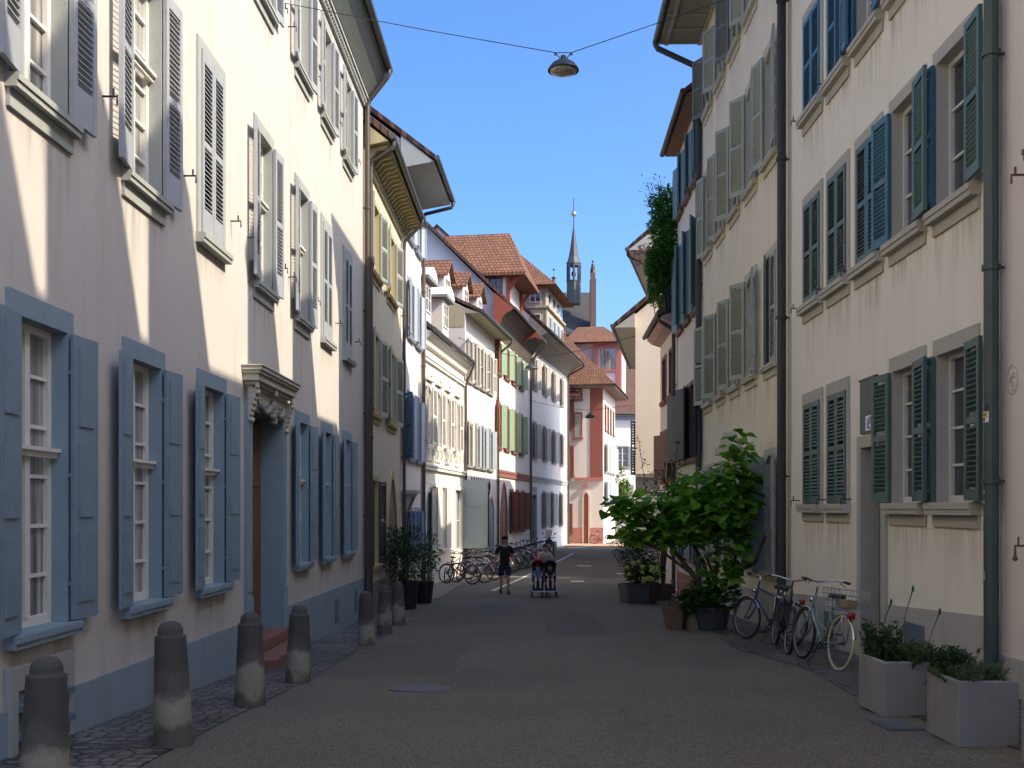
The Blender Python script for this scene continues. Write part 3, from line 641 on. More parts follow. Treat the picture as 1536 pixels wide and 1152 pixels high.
def merge(src, dst):
    bpy.context.view_layer.update()
    M = dst.root.matrix_world.inverted() @ src.root.matrix_world
    for c in list(src.root.children): mb_ = M @ c.matrix_basis; c.parent = dst.root; c.matrix_basis = mb_
    bpy.data.objects.remove(src.root)
h = House('pink_corner_house', 'corner house with a dark red corner pilaster, hipped tile roof and pink turret window', (5.56, 76.0), (7.05, 83.9))
f = House('front', None, (-2.3, 77.49), (5.56, 76.0), zb=h.zb)
for px in (908, 912, 916, 920):
    q = h.u(px); h.window(q - .5, q + .5, 5.6, 7.4, S_RED, sh=None, rows=2, sill=.08); h.window(q - .5, q + .5, 2.6, 4.6, S_GREY, sh=('plain', SH_GY, 150, 150), rows=2, sill=.08); h.window(q - .5, q + .5, .2, 1.9, S_GREY, sh=('plain', SH_GB, 150, 150), rows=2, sill=.08)
h.wall(P_PK, 8.75, 8.0)
b = MB(); e = .95; ze = 8.72; D = 8.0; L = h.L
pts = [(-e, -e, ze), (L + e, -e, ze), (L + e, D + e, ze), (-e, D + e, ze), (3.4, D / 2, ze + 5.0), (L - 3.4, D / 2, ze + 5.0)]
b.add(pts, [(0, 1, 5, 4), (1, 2, 5), (2, 3, 4, 5), (3, 0, 4)]); h.part(b, 'roof', T_ORANGE)
b = MB(); b.box(-e + .03, L + e - .03, -e + .03, D + e - .03, ze - .2, ze - .03); h.part(b, 'soffit', mat('red_brown_boards', (.22, .13, .10), .8, .1, 3))
b = MB(); b.tube([(-e - .05, D + e, ze - .02), (-e - .05, -e - .05, ze - .02), (L + e, -e - .05, ze - .02)], .07, 8); h.part(b, 'gutter', M_COPPER)
# street-facing end: pilaster, string course, plinth, shuttered windows, pointed door
b = MB(); a = f.u(885); b.box(a, f.L - .06, -.05, -.004, f.z(885, 720), 8.5); f.part(b, 'corner_pilaster', mat('dark_red_pilaster', (.27, .085, .065), .85, .06, 2))
z = f.z(880, 719); b = MB(); b.box(f.u(862), f.L, -.14, -.055, z - .1, z + .12); f.part(b, 'cornice', PINK)
zg = f.zg(f.L); b = MB(); b.box(f.u(851), f.u(873.5), -.04, -.004, f.zb, zg + 1.15); b.box(f.u(884.5), f.L, -.04, -.004, f.zb, zg + 1.15); f.part(b, 'plinth', SAL)
f.archdoor(f.u(875.5), f.u(882.5), zg - .05, f.z(879, 739), mat('salmon_door', (.30, .10, .06), .6, .1, 3), mat('pale_pink_trim', (.62, .50, .44)), w=.12)
def closed(f, px0, px1, y0, y1, m, m_trim, style='louver_far'):
    a, c = f.u(px0), f.u(px1); z0, z1 = f.z((px0 + px1) / 2, y0), f.z((px0 + px1) / 2, y1)
    b = MB(); b.box(a - .1, a, -.07, -.004, z0, z1); b.box(c, c + .1, -.07, -.004, z0, z1); b.box(a - .1, c + .1, -.07, -.004, z1, z1 + .12); b.box(a - .15, c + .15, -.16, -.004, z0 - .14, z0)
    w = f.part(b, 'window', m_trim)
    for sg, uu in ((1, a), (-1, c)):
        o = link('shutter', shutter_mesh((c - a) / 2, z1 - z0 - .01, style, m, sg), w); o.location = (uu, -.03, z0 + .005 - f.zb)
    return w
closed(f, 862.5, 871.5, 656, 621, SH_GY, S_RED)
closed(f, 862.5, 871.5, 599, 582, M_GLASS2, S_RED, 'plain')
closed(f, 852, 859, 643, 602, SH_RD, S_RED, 'plain'); closed(f, 853, 859, 713, 671, SH_RD, S_RED, 'plain'); closed(f, 852.5, 857, 797, 758, SH_RD, S_RED, 'plain')
b = MB(); a, c = f.u(848), f.u(870); z = f.z(860, 595)
b.ext([(a, -.7, z), (a, -.7, z + .12), (a, -.003, z + .42), (a, -.003, z)], (c - a, 0, 0)); f.part(b, 'canopy', PINK)
b = MB(); q = f.u(878); z = f.z(878, 725); b.box(q - .10, q + .10, -.1, -.004, z - .14, z); b.box(q - .2, q + .2, -.22, -.004, z - .26, z - .14); f.part(b, 'niche_bracket', PINK)
# upper roof storey with the pink turret window
b = MB(); a, c = f.u(850) - .4, f.L + .75; y0, y1 = 5.2, 9.0; z0, z1 = 9.0, 12.6
b.box(a, c - 2.0, y0, y1, z0, z1); d = f.part(b, 'dormer', P_PK)
b = MB(); b.box(c - 1.99, c, y0 - .25, y1, z0, z1); f.part(b, 'turret', P_RW, d)
b = MB()
for q in (c - 2.02, c - .32): b.box(q, q + .34, y0 - .33, y0 - .255, z0, z1)
b.box(c - 1.68, c - .32, y0 - .32, y0 - .255, 12.1, z1); b.box(c - 1.68, c - .32, y0 - .34, y0 - .255, 10.3, 10.5); b.box(c + .01, c + .06, y0 - .2, y0 + .2, z0, z1)
f.part(b, 'turret_frame', PINK, d); b = MB(); b.poly([(c - 1.6, y0 - .27, 10.5), (c - .4, y0 - .27, 10.5), (c - .4, y0 - .27, 12.05), (c - 1.6, y0 - .27, 12.05)]); f.part(b, 'pane', M_GLASS2, d)
b = MB(); e = .6; zt = z1 - .05
pts = [(a - e, y0 - .25 - e, zt), (c + e, y0 - .25 - e, zt), (c + e, y1 + e, zt), (a - e, y1 + e, zt), (a + .2, y0 + 1.9, zt + 1.6), (c - 1.6, y0 + 1.9, zt + 1.6)]
b.add(pts, [(0, 1, 5, 4), (1, 2, 5), (2, 3, 4, 5), (3, 0, 4), (3, 2, 1, 0)]); f.part(b, 'dormer_roof', T_ORANGE, d)
merge(f, h)

h = House('far_house', 'far white house with brown tiled roof at the end of the street', (6.0, 104), (22, 106))
for q in (3.0, 6.5, 9): h.window(q, q + 1.1, 4.0, 6.0, S_GREY, sh=('plain', SH_GY, 165, 165)); h.window(q, q + 1.1, .4, 2.3, S_GREY, sh=('plain', SH_GY, 165, 165))
zw, zr = h.roof(T_BROWN, 9.2, .6, 9, 47, SOF_D, g0=.3, g1=.3); h.wall(P_PK, zw - .02, 9, zr)
b = MB(); b.box(-.0, h.L, -.05, -.003, 8.6, 9.0); h.part(b, 'cornice', S_BLUE)

# ---- church with roof turret
SLATE = mat('dark_slate', (.045, .047, .05), .75, .3, 3, bump=.4, bscale=12, dist=.05); RUST = mat('brown_sandstone', (.12, .082, .066), .9, .25, 1.2, bump=.3, bscale=6, dist=.05)
LEADD = mat('dark_lead', (.07, .075, .085), .6, .15, 2); LEADL = mat('tarnished_copper', (.10, .098, .085), .6, .15, 2)
c0 = empty('church', (6.6, 150, gz(6, 150)), 0, 'dark slate church roof with a slender spire above the pink corner house', 'church')
def cz(y): return (CY - y) / FOC * 150 + CAM - gz(6, 150)
zr, zl = cz(428), cz(500); b = MB(); b.box(-3.9, 3.2, -.5, 24, 0, zl + .3); b.build('wall', RUST, c0)
b = MB(); b.ext([(-3.9, -1.0, zl), (-3.9, 5.0, zr), (-3.9, 11, zl), (-3.9, 11, zl - .4), (-3.9, 5, zr - .5), (-3.9, -1, zl - .4)], (7.0, 0, 0)); b.build('roof', SLATE, c0)
b = MB(); b.box(2.45, 3.25, -1.6, .2, 0, cz(421)); b.box(2.55, 3.15, -1.4, 0, cz(421), cz(412)); b.lathe([(.42, cz(412)), (.2, cz(398)), (.1, cz(397))], 4, (2.85, -.7, 0)); b.box(2.6, 3.1, -.95, -.45, cz(404), cz(402)); b.ball((2.85, -.7, cz(394)), .18, 8, 6); b.box(2.83, 2.87, -.72, -.68, cz(398), cz(394)); b.build('pinnacle', RUST, c0)
b = MB(); b.box(-2.9, -2.1, 3, 4, zl, cz(428)); b.lathe([(.45, cz(428)), (.2, cz(410)), (.45, cz(409)), (.1, cz(406))], 4, (-2.5, 3.5, 0)); b.ball((-2.5, 3.5, cz(396)), .17, 8, 6); b.box(-2.52, -2.48, 3.48, 3.52, cz(408), cz(396)); b.build('pinnacle', RUST, c0)
t = (.25, .0)
b = MB(); b.lathe([(1.0, cz(455)), (1.0, cz(422)), (1.08, cz(421)), (1.08, cz(419.5))], 8, (t[0], t[1] + .8, 0)); tw = b.build('turret', LEADL, c0)
b = MB()
for k in range(8):
    an = math.pi / 4 * k; x, y = t[0] + .9 * math.cos(an), t[1] + .8 + .9 * math.sin(an); b.box(x - .12, x + .12, y - .12, y + .12, cz(420), cz(396))
b.lathe([(.98, cz(397.5)), (1.0, cz(393))], 8, (t[0], t[1] + .8, 0)); b.build('lantern', LEADD, tw)
b = MB(); b.lathe([(1.08, cz(394)), (.95, cz(391)), (.72, cz(384)), (.5, cz(370)), (.08, cz(337)), (.05, cz(296)), (.01, cz(293))], 8, (t[0], t[1] + .8, 0)); b.build('spire', LEADD, tw)
b = MB(); b.ball((t[0], t[1] + .8, cz(318.5)), .37, 14, 10); b.build('ball', metal('gilded_ball', (.75, .55, .28), .3, .9), tw, smooth=True)
b = MB(); b.ball((t[0], t[1] + .8, cz(409)), (.35, .35, .45), 10, 8); b.build('bell', LEADD, tw)
# ================================================================ right row of houses
P_R1 = plaster('beige_render', (.87, .805, .65), .28, .045); S_R1 = mat('grey_beige_stone', (.46, .435, .36), .85, .07, 6, bump=.2, bscale=60, streak=.2)
SH_R1 = paint('dark_green_shutter_paint', (.065, .125, .11), .5, .12); SH_R1T = paint('faded_green_shutter_paint', (.10, .165, .14), .55); SH_R1B = paint('sky_tinted_shutter_paint', (.05, .16, .23), .5)  # SH_R1B: dark green upper shutters with the sky's blue light painted in
P_R0 = plaster('pinkish_render', (.80, .71, .60), .3); PIPE_G = mat('green_copper_pipe', (.075, .10, .09), .5, .25, 3, metal=.35, streak=.3)
SOF_R = mat('green_grey_boards', (.21, .22, .18), .8, .08, 3)

# R0: pinkish house beside the camera
h = House('pinkish_house', 'pinkish rendered house wall at the right edge beside the green downpipe', (4.40, 9.85), (4.40, -8))
MAROON = paint('maroon_window_frame', (.16, .07, .06))
h.window(h.u(1562), h.u(1562) + 1.0, 3.1, 4.9, MAROON, sur=.1, rows=3)
zw, zr = h.roof(T_BROWN, 8.78, .35, 9, 35, SOF_R, g0=0, g1=.2); h.wall(P_R0, zw - .02, 9, zr)
h.plinth(mat('grey_plinth', (.44, .425, .375), .9, .1, 2, bump=.3, streak=.3), -1.35, -1.2)
b = MB(); b.tube([(.55, .01, -.33), (.55, -.13, -.33), (.55, -.13, -.42)], .012, 6); b.tube([(.55, -.1, -.33), (.55, -.1, -.25)], .01, 5); b.ball((.55, -.13, -.44), .025, 8, 6)
h.part(b, 'shutter_stay', paint('maroon_window_frame', (.16, .07, .06))); h.stays([(.5, 2.92)], MAROON, .14, .012)
b = MB()
for k in range(24):
    a0, a1 = 2 * math.pi * k / 24, 2 * math.pi * (k + 1) / 24
    b.ext([(.22 + .11 * math.cos(a), -.006, 1.16 + .14 * math.sin(a)) for a in (a0, a1)] + [(.22 + .095 * math.cos(a), -.006, 1.16 + .125 * math.sin(a)) for a in (a1, a0)], (0, .005, 0))
for x0, z0, x1, z1 in ((-.04, .05, .05, .02), (-.03, .0, .04, .06), (.0, -.02, -.05, -.01), (-.02, -.03, .03, -.1), (.03, -.03, .0, -.09)): b.tube([(.22 + x0, -.004, 1.16 + z0), (.22 + x1, -.004, 1.16 + z1)], .012, 4)
h.part(b, 'wall_mark', mat('faint_grey_paint', (.58, .49, .42)))
for y0 in (2.75, 4.9, 7.1):
    q = h.ud(y0); h.dormer(q - 1.2, q, .0, 8.8, 10.95, P_R0, T_BROWN, 3.3, gable=.6, ov=.1)

# R1: beige house with green shutters
h = House('beige_house', 'beige house with dark green louvred shutters and a grey door beside the concrete planters', (4.40, 17.62), (4.40, 9.9))
DD = lambda d: h.ud(d)
kw = dict(stain=True, sur=.11, r=.17, sill=.13, sillout=.11, apron=True)
gf = [(16.75, 15.85, 0), (15.42, 14.55, 0), (12.73, 11.80, 1), (11.35, 10.42, 1)]
for a, c, o in gf:
    if o: h.window(DD(a), DD(c), .06, 1.62, S_R1, rows=4, lint=.17, sh=('louver', SH_R1T, 174, 174, SH_R1), **kw)
    else: h.window(DD(a), DD(c), .06, 1.62, S_R1, rows=1, cols=1, lint=.17, sh=('louver', SH_R1, 0, 0, SH_R1T), **kw)
for a, c, o in ((16.75, 15.85, 0), (15.42, 14.55, 0), (14.08, 13.2, 0), (12.73, 11.80, 1), (11.35, 10.42, 1)):
    if o: h.window(DD(a), DD(c), 3.16, 4.72, S_R1, rows=3, lint=.15, sh=('louver', SH_R1B, 174, 174, SH_R1T), **kw)
    else: h.window(DD(a), DD(c), 3.16, 4.72, S_R1, rows=1, cols=1, lint=.15, sh=('louver', SH_R1, 0, 0, SH_R1T if a > 14.5 else SH_R1B), **kw)
for a, c, o in ((16.75, 15.85, 0), (15.42, 14.55, 2), (14.08, 13.2, 1), (12.73, 11.80, 1), (11.35, 10.42, 1)):
    if o: h.window(DD(a), DD(c), 6.12, 7.6, S_R1, rows=3, lint=.15, sh=('louver', SH_R1B, 174 if o == 1 else 0, 174, SH_R1B), **kw)
    else: h.window(DD(a), DD(c), 6.12, 7.6, S_R1, rows=1, cols=1, lint=.15, sh=('louver', SH_R1B, 0, 0), **kw)
M_GD = paint('dark_grey_door', (.10, .105, .10), .5)
zg = h.zg(DD(13.5)); d0 = h.doorway(DD(13.88), DD(13.10), zg + .12, .78, S_R1, M_GD, sur=.16, r=.26, lint=.15)
b = MB(); b.box(DD(13.92), DD(13.3), -.035, -.004, .96, 1.64); b.box(DD(13.94), DD(13.28), -.045, -.004, 1.64, 1.665); pn = h.part(b, 'transom_panel', paint('bottle_green_panel', (.03, .065, .06), .45))
b = MB(); b.box(DD(13.66), DD(13.45), -.045, -.036, .985, 1.175); sg = h.part(b, 'number_plate', paint('white_enamel', (.72, .74, .76), .3), pn)
b = MB(); q = DD(13.66)
for x0, x1, z0, z1 in ((.065, .09, 1.01, 1.13), (.09, .14, 1.01, 1.03), (.12, .145, 1.03, 1.15), (.09, .12, 1.06, 1.08), (.165, .2, 1.06, 1.16), (.145, .2, 1.0, 1.025)): b.box(q + x0, q + x1, -.049, -.0455, z0, z1)
h.part(b, 'number', paint('blue_enamel', (.06, .16, .42), .3), sg)
h.plinth(mat('grey_plinth', (.44, .425, .375)), -1.40, -1.02, skip=((DD(13.88) - .17, DD(13.10) + .17),), out=.02)
b = MB(); a = DD(15.6); b.box(a, a + .5, -.034, -.021, -2.0, -1.5); h.part(b, 'cellar_hatch', paint('slate_blue_metal', (.12, .16, .19))); b = MB(); a = DD(12.3); b.box(a, a + .6, -.034, -.021, -1.75, -1.3); h.part(b, 'cellar_hatch', paint('slate_blue_metal', (.12, .16, .19)))
zw, zr = h.roof(T_BROWN, 8.78, .35, 9, 35, SOF_R, g0=0, g1=0); h.wall(P_R1, zw - .02, 9, zr)
h.downpipe(h.L + .10, .35, 8.78, 8.1, PIPE_G, r=.068, y=-.12)
for y0 in (10.8, 13.5): q = h.ud(y0); h.dormer(q - 1.2, q, .0, 8.8, 10.95, P_R1, T_BROWN, 3.3, gable=.6, ov=.1)
h.stays([(DD(d), z) for d in (17.1, 15.6, 14.4) for z in (.12, 3.2, 6.2)], M_IRON, .14)
# stickers and scribbles on the downpipe
pu, py_ = h.L + .10, -.12
def wrap(b, a0, a1, z0, z1, r=.0705):
    n = max(1, int(abs(a1 - a0) / 12)); pts = [R(a0 + (a1 - a0) * i / n) for i in range(n + 1)]
    for p, q in zip(pts, pts[1:]): b.add([(pu + r * math.sin(p), py_ - r * math.cos(p), z0), (pu + r * math.sin(q), py_ - r * math.cos(q), z0), (pu + r * math.sin(q), py_ - r * math.cos(q), z1), (pu + r * math.sin(p), py_ - r * math.cos(p), z1)], [(0, 1, 2, 3)])
zst = .785
for nm, m, rr, rects in (('sticker', paint('white_sticker', (.75, .75, .73), .4), .0705, [(-35, 50, zst, zst + .16)]),
    ('sticker_red', paint('red_sticker', (.5, .06, .04), .4), .0712, [(-28, -8, zst + .105, zst + .15), (-10, 0, zst + .10, zst + .14), (-20, 0, zst + .01, zst + .045)]),
    ('sticker_yellow', paint('yellow_sticker', (.75, .45, .02), .4), .0718, [(-34, 44, zst + .078, zst + .1), (-34, 40, zst + .042, zst + .062)]),
    ('sticker_dark', paint('dark_sticker', (.03, .03, .07), .4), .0712, [(2, 50, zst + .102, zst + .16), (-30, 30, zst + .062, zst + .078), (-5, 20, zst + .01, zst + .042)])):
    b = MB()
    for a0, a1, z0, z1 in rects: wrap(b, a0, a1, z0, z1, rr)
    h.part(b, nm, m)
b = MB()
def scrib(a, z, segs, s=.03):
    for x0, z0, x1, z1 in segs:
        pp = []
        for x, zz in ((x0, z0), (x1, z1)):
            an = R(a + x * s / .07 * 57.3); pp.append((pu + .0695 * math.sin(an), py_ - .0695 * math.cos(an), z + zz * s))
        b.tube(pp, .0035, 4)
LT = {'i': [(0, 0, 0, .8), (0, 1, 0, 1.1)], 'n': [(0, 0, 0, .8), (0, .7, .5, .8), (.5, .8, .5, 0)], 'e': [(0, .4, .5, .4), (.5, .4, .4, .8), (.4, .8, 0, .7), (0, .7, 0, .1), (0, .1, .5, 0)], 's': [(.5, .8, 0, .7), (0, .7, .5, .3), (.5, .3, 0, 0)], 'u': [(0, .8, 0, 0), (0, 0, .5, .1), (.5, .1, .5, .8)], 'r': [(0, 0, 0, .8), (0, .6, .4, .8)]}
x = -38
for ch in 'ins': scrib(x, .135, LT[ch], .028); x += 20
x = -38
for ch in 'uri': scrib(x, .04, LT[ch], .035); x += 24
scrib(-40, -.22, [(0, 0, .5, 1.3), (.2, 1.2, .1, 2.2)], .04)
for k in range(6): scrib(-38, -1.30 - k * .065, [(0, .8, .5, 1.3), (.5, 1.3, .1, .4), (.1, .4, .6, .1)], .045)
h.part(b, 'scribble', paint('white_marker', (.6, .6, .58)))
b = MB(); wrap(b, -35, 20, -.66, -.58); wrap(b, -40, -5, -.70, -.66); h.part(b, 'torn_sticker', paint('torn_grey_paper', (.45, .45, .45)))

# R2: tall beige house with grey green shutters
P_R2 = plaster('ochre_beige_render', (.83, .74, .53), .32); S_R2 = mat('pale_green_stone', (.52, .50, .38), .85, .07, 6, streak=.2); SH_R2 = paint('grey_green_shutter_paint', (.36, .385, .30)); SH_R2D = paint('dark_grey_green_shutter_paint', (.15, .165, .14))
h = House('tall_beige_house', 'tall ochre house with long grey green louvred shutters behind the fig tree', (4.52, 27.3), (4.40, 17.68))
cs = [h.ud(d) for d in (26.2, 24.45, 22.7, 20.95, 19.15)]
for i, q in enumerate(cs):
    a, c = q - .46, q + .46; kk = dict(stain=True, sur=.12, r=.17, apron=True)
    if i == 4: h.window(a, c, 2.58, 4.55, S_R2, rows=1, cols=1, sh=('louver', SH_R2D, 12, 0, SH_R2), arch=.14, **kk)
    else: h.window(a, c, 2.58, 4.55, S_R2, rows=4, sh=('louver', SH_R2, 150 if i % 2 else 158, 172), arch=.14, **kk)
    h.window(a, c, 6.3, 8.3, S_R2, rows=4, sh=('louver', SH_R2, 150 if i in (2, 3) else 168, 172, SH_R2D if i == 2 else SH_R2), arch=.14, **kk)
    h.window(a, c, 9.8, 11.3, S_R2, rows=3, sh=('louver', SH_R2 if i % 2 else SH_R2D, 150, 168), arch=.14, **kk)
    if i not in (2,): h.window(a, c, -1.15, .95, S_R2, rows=3, sh=('panel', paint('pale_grey_shutter_paint', (.33, .36, .34)), 172 if i < 4 else 130, 172), arch=.14, sur=.12, r=.2)
d0 = h.doorway(cs[2] - .55, cs[2] + .55, h.zg(cs[2]), .9, S_R2, WOOD_DOOR); b = MB(); b.box(cs[2] - .8, cs[2] + .8, -.3, -.045, 1.15, 1.3); b.ext([(cs[2] - .7, -.25, 1.3), (cs[2] + .7, -.25, 1.3), (cs[2], -.25, 1.62)], (0, .2, 0)); h.part(b, 'door_hood', S_R2, d0)
zw, zr = h.roof(T_BROWN, 11.98, 1.12, 10, 36, SOF_R, g0=.12, g1=.35); h.wall(P_R2, zw - .02, 10, zr)
b = MB()
for i in range(0, 13): b.box(i * .8, i * .8 + .05, -1.07, -.01, 11.875, 11.906)
for y in (-.95, -.1): b.box(-.05, h.L + .2, y, y + .09, 11.86, 11.9)
h.part(b, 'soffit_batten', mat('pale_batten', (.30, .31, .26)))
h.downpipe(.06, 1.12, 11.98, 11.15, paint('dark_pipe', (.055, .065, .065)), r=.075); h.downpipe(h.L - .1, 1.12, 11.98, 11.1, paint('brown_black_pipe', (.045, .042, .04)), r=.075, y=-.13)
h.plinth(mat('grey_plinth', (.44, .425, .375)), -1.85, -1.45, skip=((cs[2] - .72, cs[2] + .72),))

# R3: house with teal shutters and brown eaves
P_R3 = plaster('pale_ochre_render', (.72, .66, .53), .2); BRN = mat('red_brown_trim', (.19, .105, .072), .75, .1, 4); SH_TL = paint('teal_shutter_paint', (.17, .27, .265)); SH_NV = paint('dark_navy_frame', (.035, .045, .055))
h = House('teal_shuttered_house', 'house with teal shutters and red brown eaves behind the tall ochre house', (4.62, 32.3), (4.52, 27.36))
for q in (.85, 2.45, 4.05):
    a, c = q - .45, q + .45
    h.window(a, c, 8.7, 10.2, BRN, sh=('plain', SH_TL, 170, 165), rows=3, sill=.12); h.window(a, c, 5.25, 7.55, BRN, sh=('plain', SH_TL, 165, 155), rows=4, sill=.12)
for q in (1.5, 3.6): h.window(q - .8, q + .8, 1.35, 3.35, BRN, frame=SH_NV, rows=2, cols=3, sill=.12, sh=('plain', SH_NV, 162, 172))
for q in (1.2, 3.6): h.window(q - .5, q + .5, -1.4, .4, BRN, sh=('plain', SH_TL, 170, 170), rows=3)
zw, zr = h.roof(T_ORANGE, 10.7, .42, 9, 38, BRN, g0=0, g1=0, gutter=M_COPPER); h.wall(P_R3, zw - .02, 9, zr)
h.plinth(mat('terracotta_plinth', (.33, .15, .10), .9, .1, 3), -1.9, -1.85)
b = MB(); b.box(1.5, 2.3, 3.0, 3.7, 11, 14.6); h.part(b, 'chimney', T_ORANGE)

# R4: low pink house with a roof terrace
P_R4 = plaster('pink_cream_render', (.76, .63, .54), .15); RDW = paint('dark_red_window_frame', (.15, .045, .035)); PKT = mat('dusty_pink_trim', (.45, .29, .25), .8, .06, 4)
h = House('pink_house', 'low pink house with dark red windows under a planted roof terrace', (4.72, 37.3), (4.62, 32.4))
for q in (1.35, 3.4):
    h.window(q - .55, q + .55, 3.6, 5.0, S_RED, frame=RDW, rows=3, sill=.14); h.window(q - .55, q + .55, .95, 2.5, S_RED, frame=RDW, rows=3, sill=.14, sh=('plain', RDW, 160, 170))
h.doorway(.6, 1.6, h.zg(1), -.1, S_RED, WOOD_DOOR)
zw, zr = h.roof(T_BROWN, 5.95, .5, 9, 12, PKT, g0=0, g1=0, gutter=M_COPPER, soffit=[(-.47, 5.85), (-.3, 5.7), (-.004, 5.6), (-.004, 6.0)]); h.wall(P_R4, zw - .02, 9, zr); h.downpipe(h.L - .15, .5, 5.95, 5.35, M_COPPER, r=.06)

# R5: cream house whose side faces down the street
P_R5 = plaster('cream_side_render', (.82, .71, .56), .12, .03)
h = House('cream_house', 'cream house with a plain sunlit side wall jutting out past the pink house', (5.95, 52), (4.16, 40.3))
for q in (3, 6, 9): h.window(q - .5, q + .5, 3.4, 5.2, S_GREY); h.window(q - .5, q + .5, -.6, 1.2, S_GREY)
zw, zr = h.roof(T_BROWN, 6.85, .80, 9, 40, mat('pale_cream_boards', (.42, .40, .33), .8, .06, 3), g0=0, g1=.35); h.wall(P_R5, zw - .02, 9, zr)
b = MB(); b.box(h.L + .004, h.L + .16, .0, 9, 1.15, 1.29); h.part(b, 'cornice', mat('grey_brown_ledge', (.25, .23, .2)))
b = MB(); b.box(h.L + .004, h.L + .03, .02, 9, h.zb, 1.15); h.part(b, 'plinth', mat('recess_shade_grey', (.42, .40, .35), .9, .06, 3))  # stands for the set-back recess below the ledge, its shade put into grey
for z0, z1 in ((1.25, 3.3),):
    o = link('shutter', shutter_mesh(.42, z1 - z0, 'louver_far', SH_NV, -1), h.root); o.location = (h.L - .3, -.02, z0 - h.zb); o.rotation_euler.z = R(160)

# R6: tall house further along, seen above the cream roof
h = House('tall_rear_house', 'tall pale house with deep boarded eaves rising behind the cream house', (9.3, 68), (6.3, 53.2))
for q in (3, 6, 9, 12): h.window(q - .5, q + .5, 8.6, 10.4, S_GREY, sh=('plain', SH_GY, 160, 160)); h.window(q - .5, q + .5, 5.4, 7.2, S_GREY, sh=('plain', SH_GY, 160, 160)); h.window(q - .5, q + .5, 1.4, 3.2, S_GREY, sh=('plain', SH_GY, 160, 160))
zw, zr = h.roof(T_BROWN, 12.85, 1.15, 10, 40, mat('cream_boards', (.48, .46, .38), .8, .06, 3), g0=0, g1=.6); h.wall(P_RW, zw - .02, 10, zr); h.downpipe(h.L - .1, 1.15, 12.85, 12.0)
SKY, SUN, EXPO = .125, 2.2, 1.68
# ================================================================ ground, road, pavements
def sheet(name, xs, ys, dz, m, kind='structure'):
    b = MB(); n = len(xs)
    b.add([(x, y, gz(x, y) + dz) for y in ys for x in xs], [(j * n + i, j * n + i + 1, (j + 1) * n + i + 1, (j + 1) * n + i) for j in range(len(ys) - 1) for i in range(n - 1)])
    return tag(b.build(name, m), kind=kind)
ys = [-20 + 1.5 * i for i in range(100)]
sheet('ground', [-300, -60, -8, -4, 0, 4, 8, 60, 300], [-150, -20] + [-20 + 5 * i for i in range(1, 28)] + [200, 600], -.05, mat('grey_earth', (.12, .11, .1), .95, .1, 2))
def asphalt():
    m, nt, b = _nodes('asphalt'); L = nt.links.new; N = nt.nodes.new
    tc = N('ShaderNodeTexCoord')
    n1 = N('ShaderNodeTexNoise'); n1.inputs['Scale'].default_value = .45; n1.inputs['Detail'].default_value = 7; n1.inputs['Roughness'].default_value = .65
    n2 = N('ShaderNodeTexVoronoi'); n2.inputs['Scale'].default_value = 110
    n3 = N('ShaderNodeTexNoise'); n3.inputs['Scale'].default_value = 60; n3.inputs['Detail'].default_value = 3
    for n in (n1, n2, n3): L(tc.outputs['Object'], n.inputs['Vector'])
    mx = N('ShaderNodeMix'); mx.data_type = 'RGBA'; mx.inputs[6].default_value = (.085, .074, .056, 1); mx.inputs[7].default_value = (.185, .160, .120, 1); L(n1.outputs['Fac'], mx.inputs[0])
    mr = N('ShaderNodeMapRange'); mr.inputs[1].default_value = .2; mr.inputs[2].default_value = .9; mr.inputs[3].default_value = .62; mr.inputs[4].default_value = 1.6
    sp = N('ShaderNodeSeparateColor'); L(n2.outputs['Color'], sp.inputs[0]); L(sp.outputs[0], mr.inputs[0])
    mm = N('ShaderNodeMix'); mm.data_type = 'RGBA'; mm.blend_type = 'MULTIPLY'; mm.inputs[0].default_value = 1; L(mx.outputs[2], mm.inputs[6]); L(mr.outputs[0], mm.inputs[7])
    L(mm.outputs[2], b.inputs['Base Color']); b.inputs['Roughness'].default_value = .88; b.inputs['Specular IOR Level'].default_value = .3
    bp = N('ShaderNodeBump'); bp.inputs['Strength'].default_value = .5; bp.inputs['Distance'].default_value = .006; L(n2.outputs['Distance'], bp.inputs['Height']); L(bp.outputs['Normal'], b.inputs['Normal'])
    return m
M_ASPH = asphalt()
sheet('road', [-4.5, -3, -2, -1, 0, 1, 2, 3, 4, 5, 8, 14, 22], ys, 0, M_ASPH)
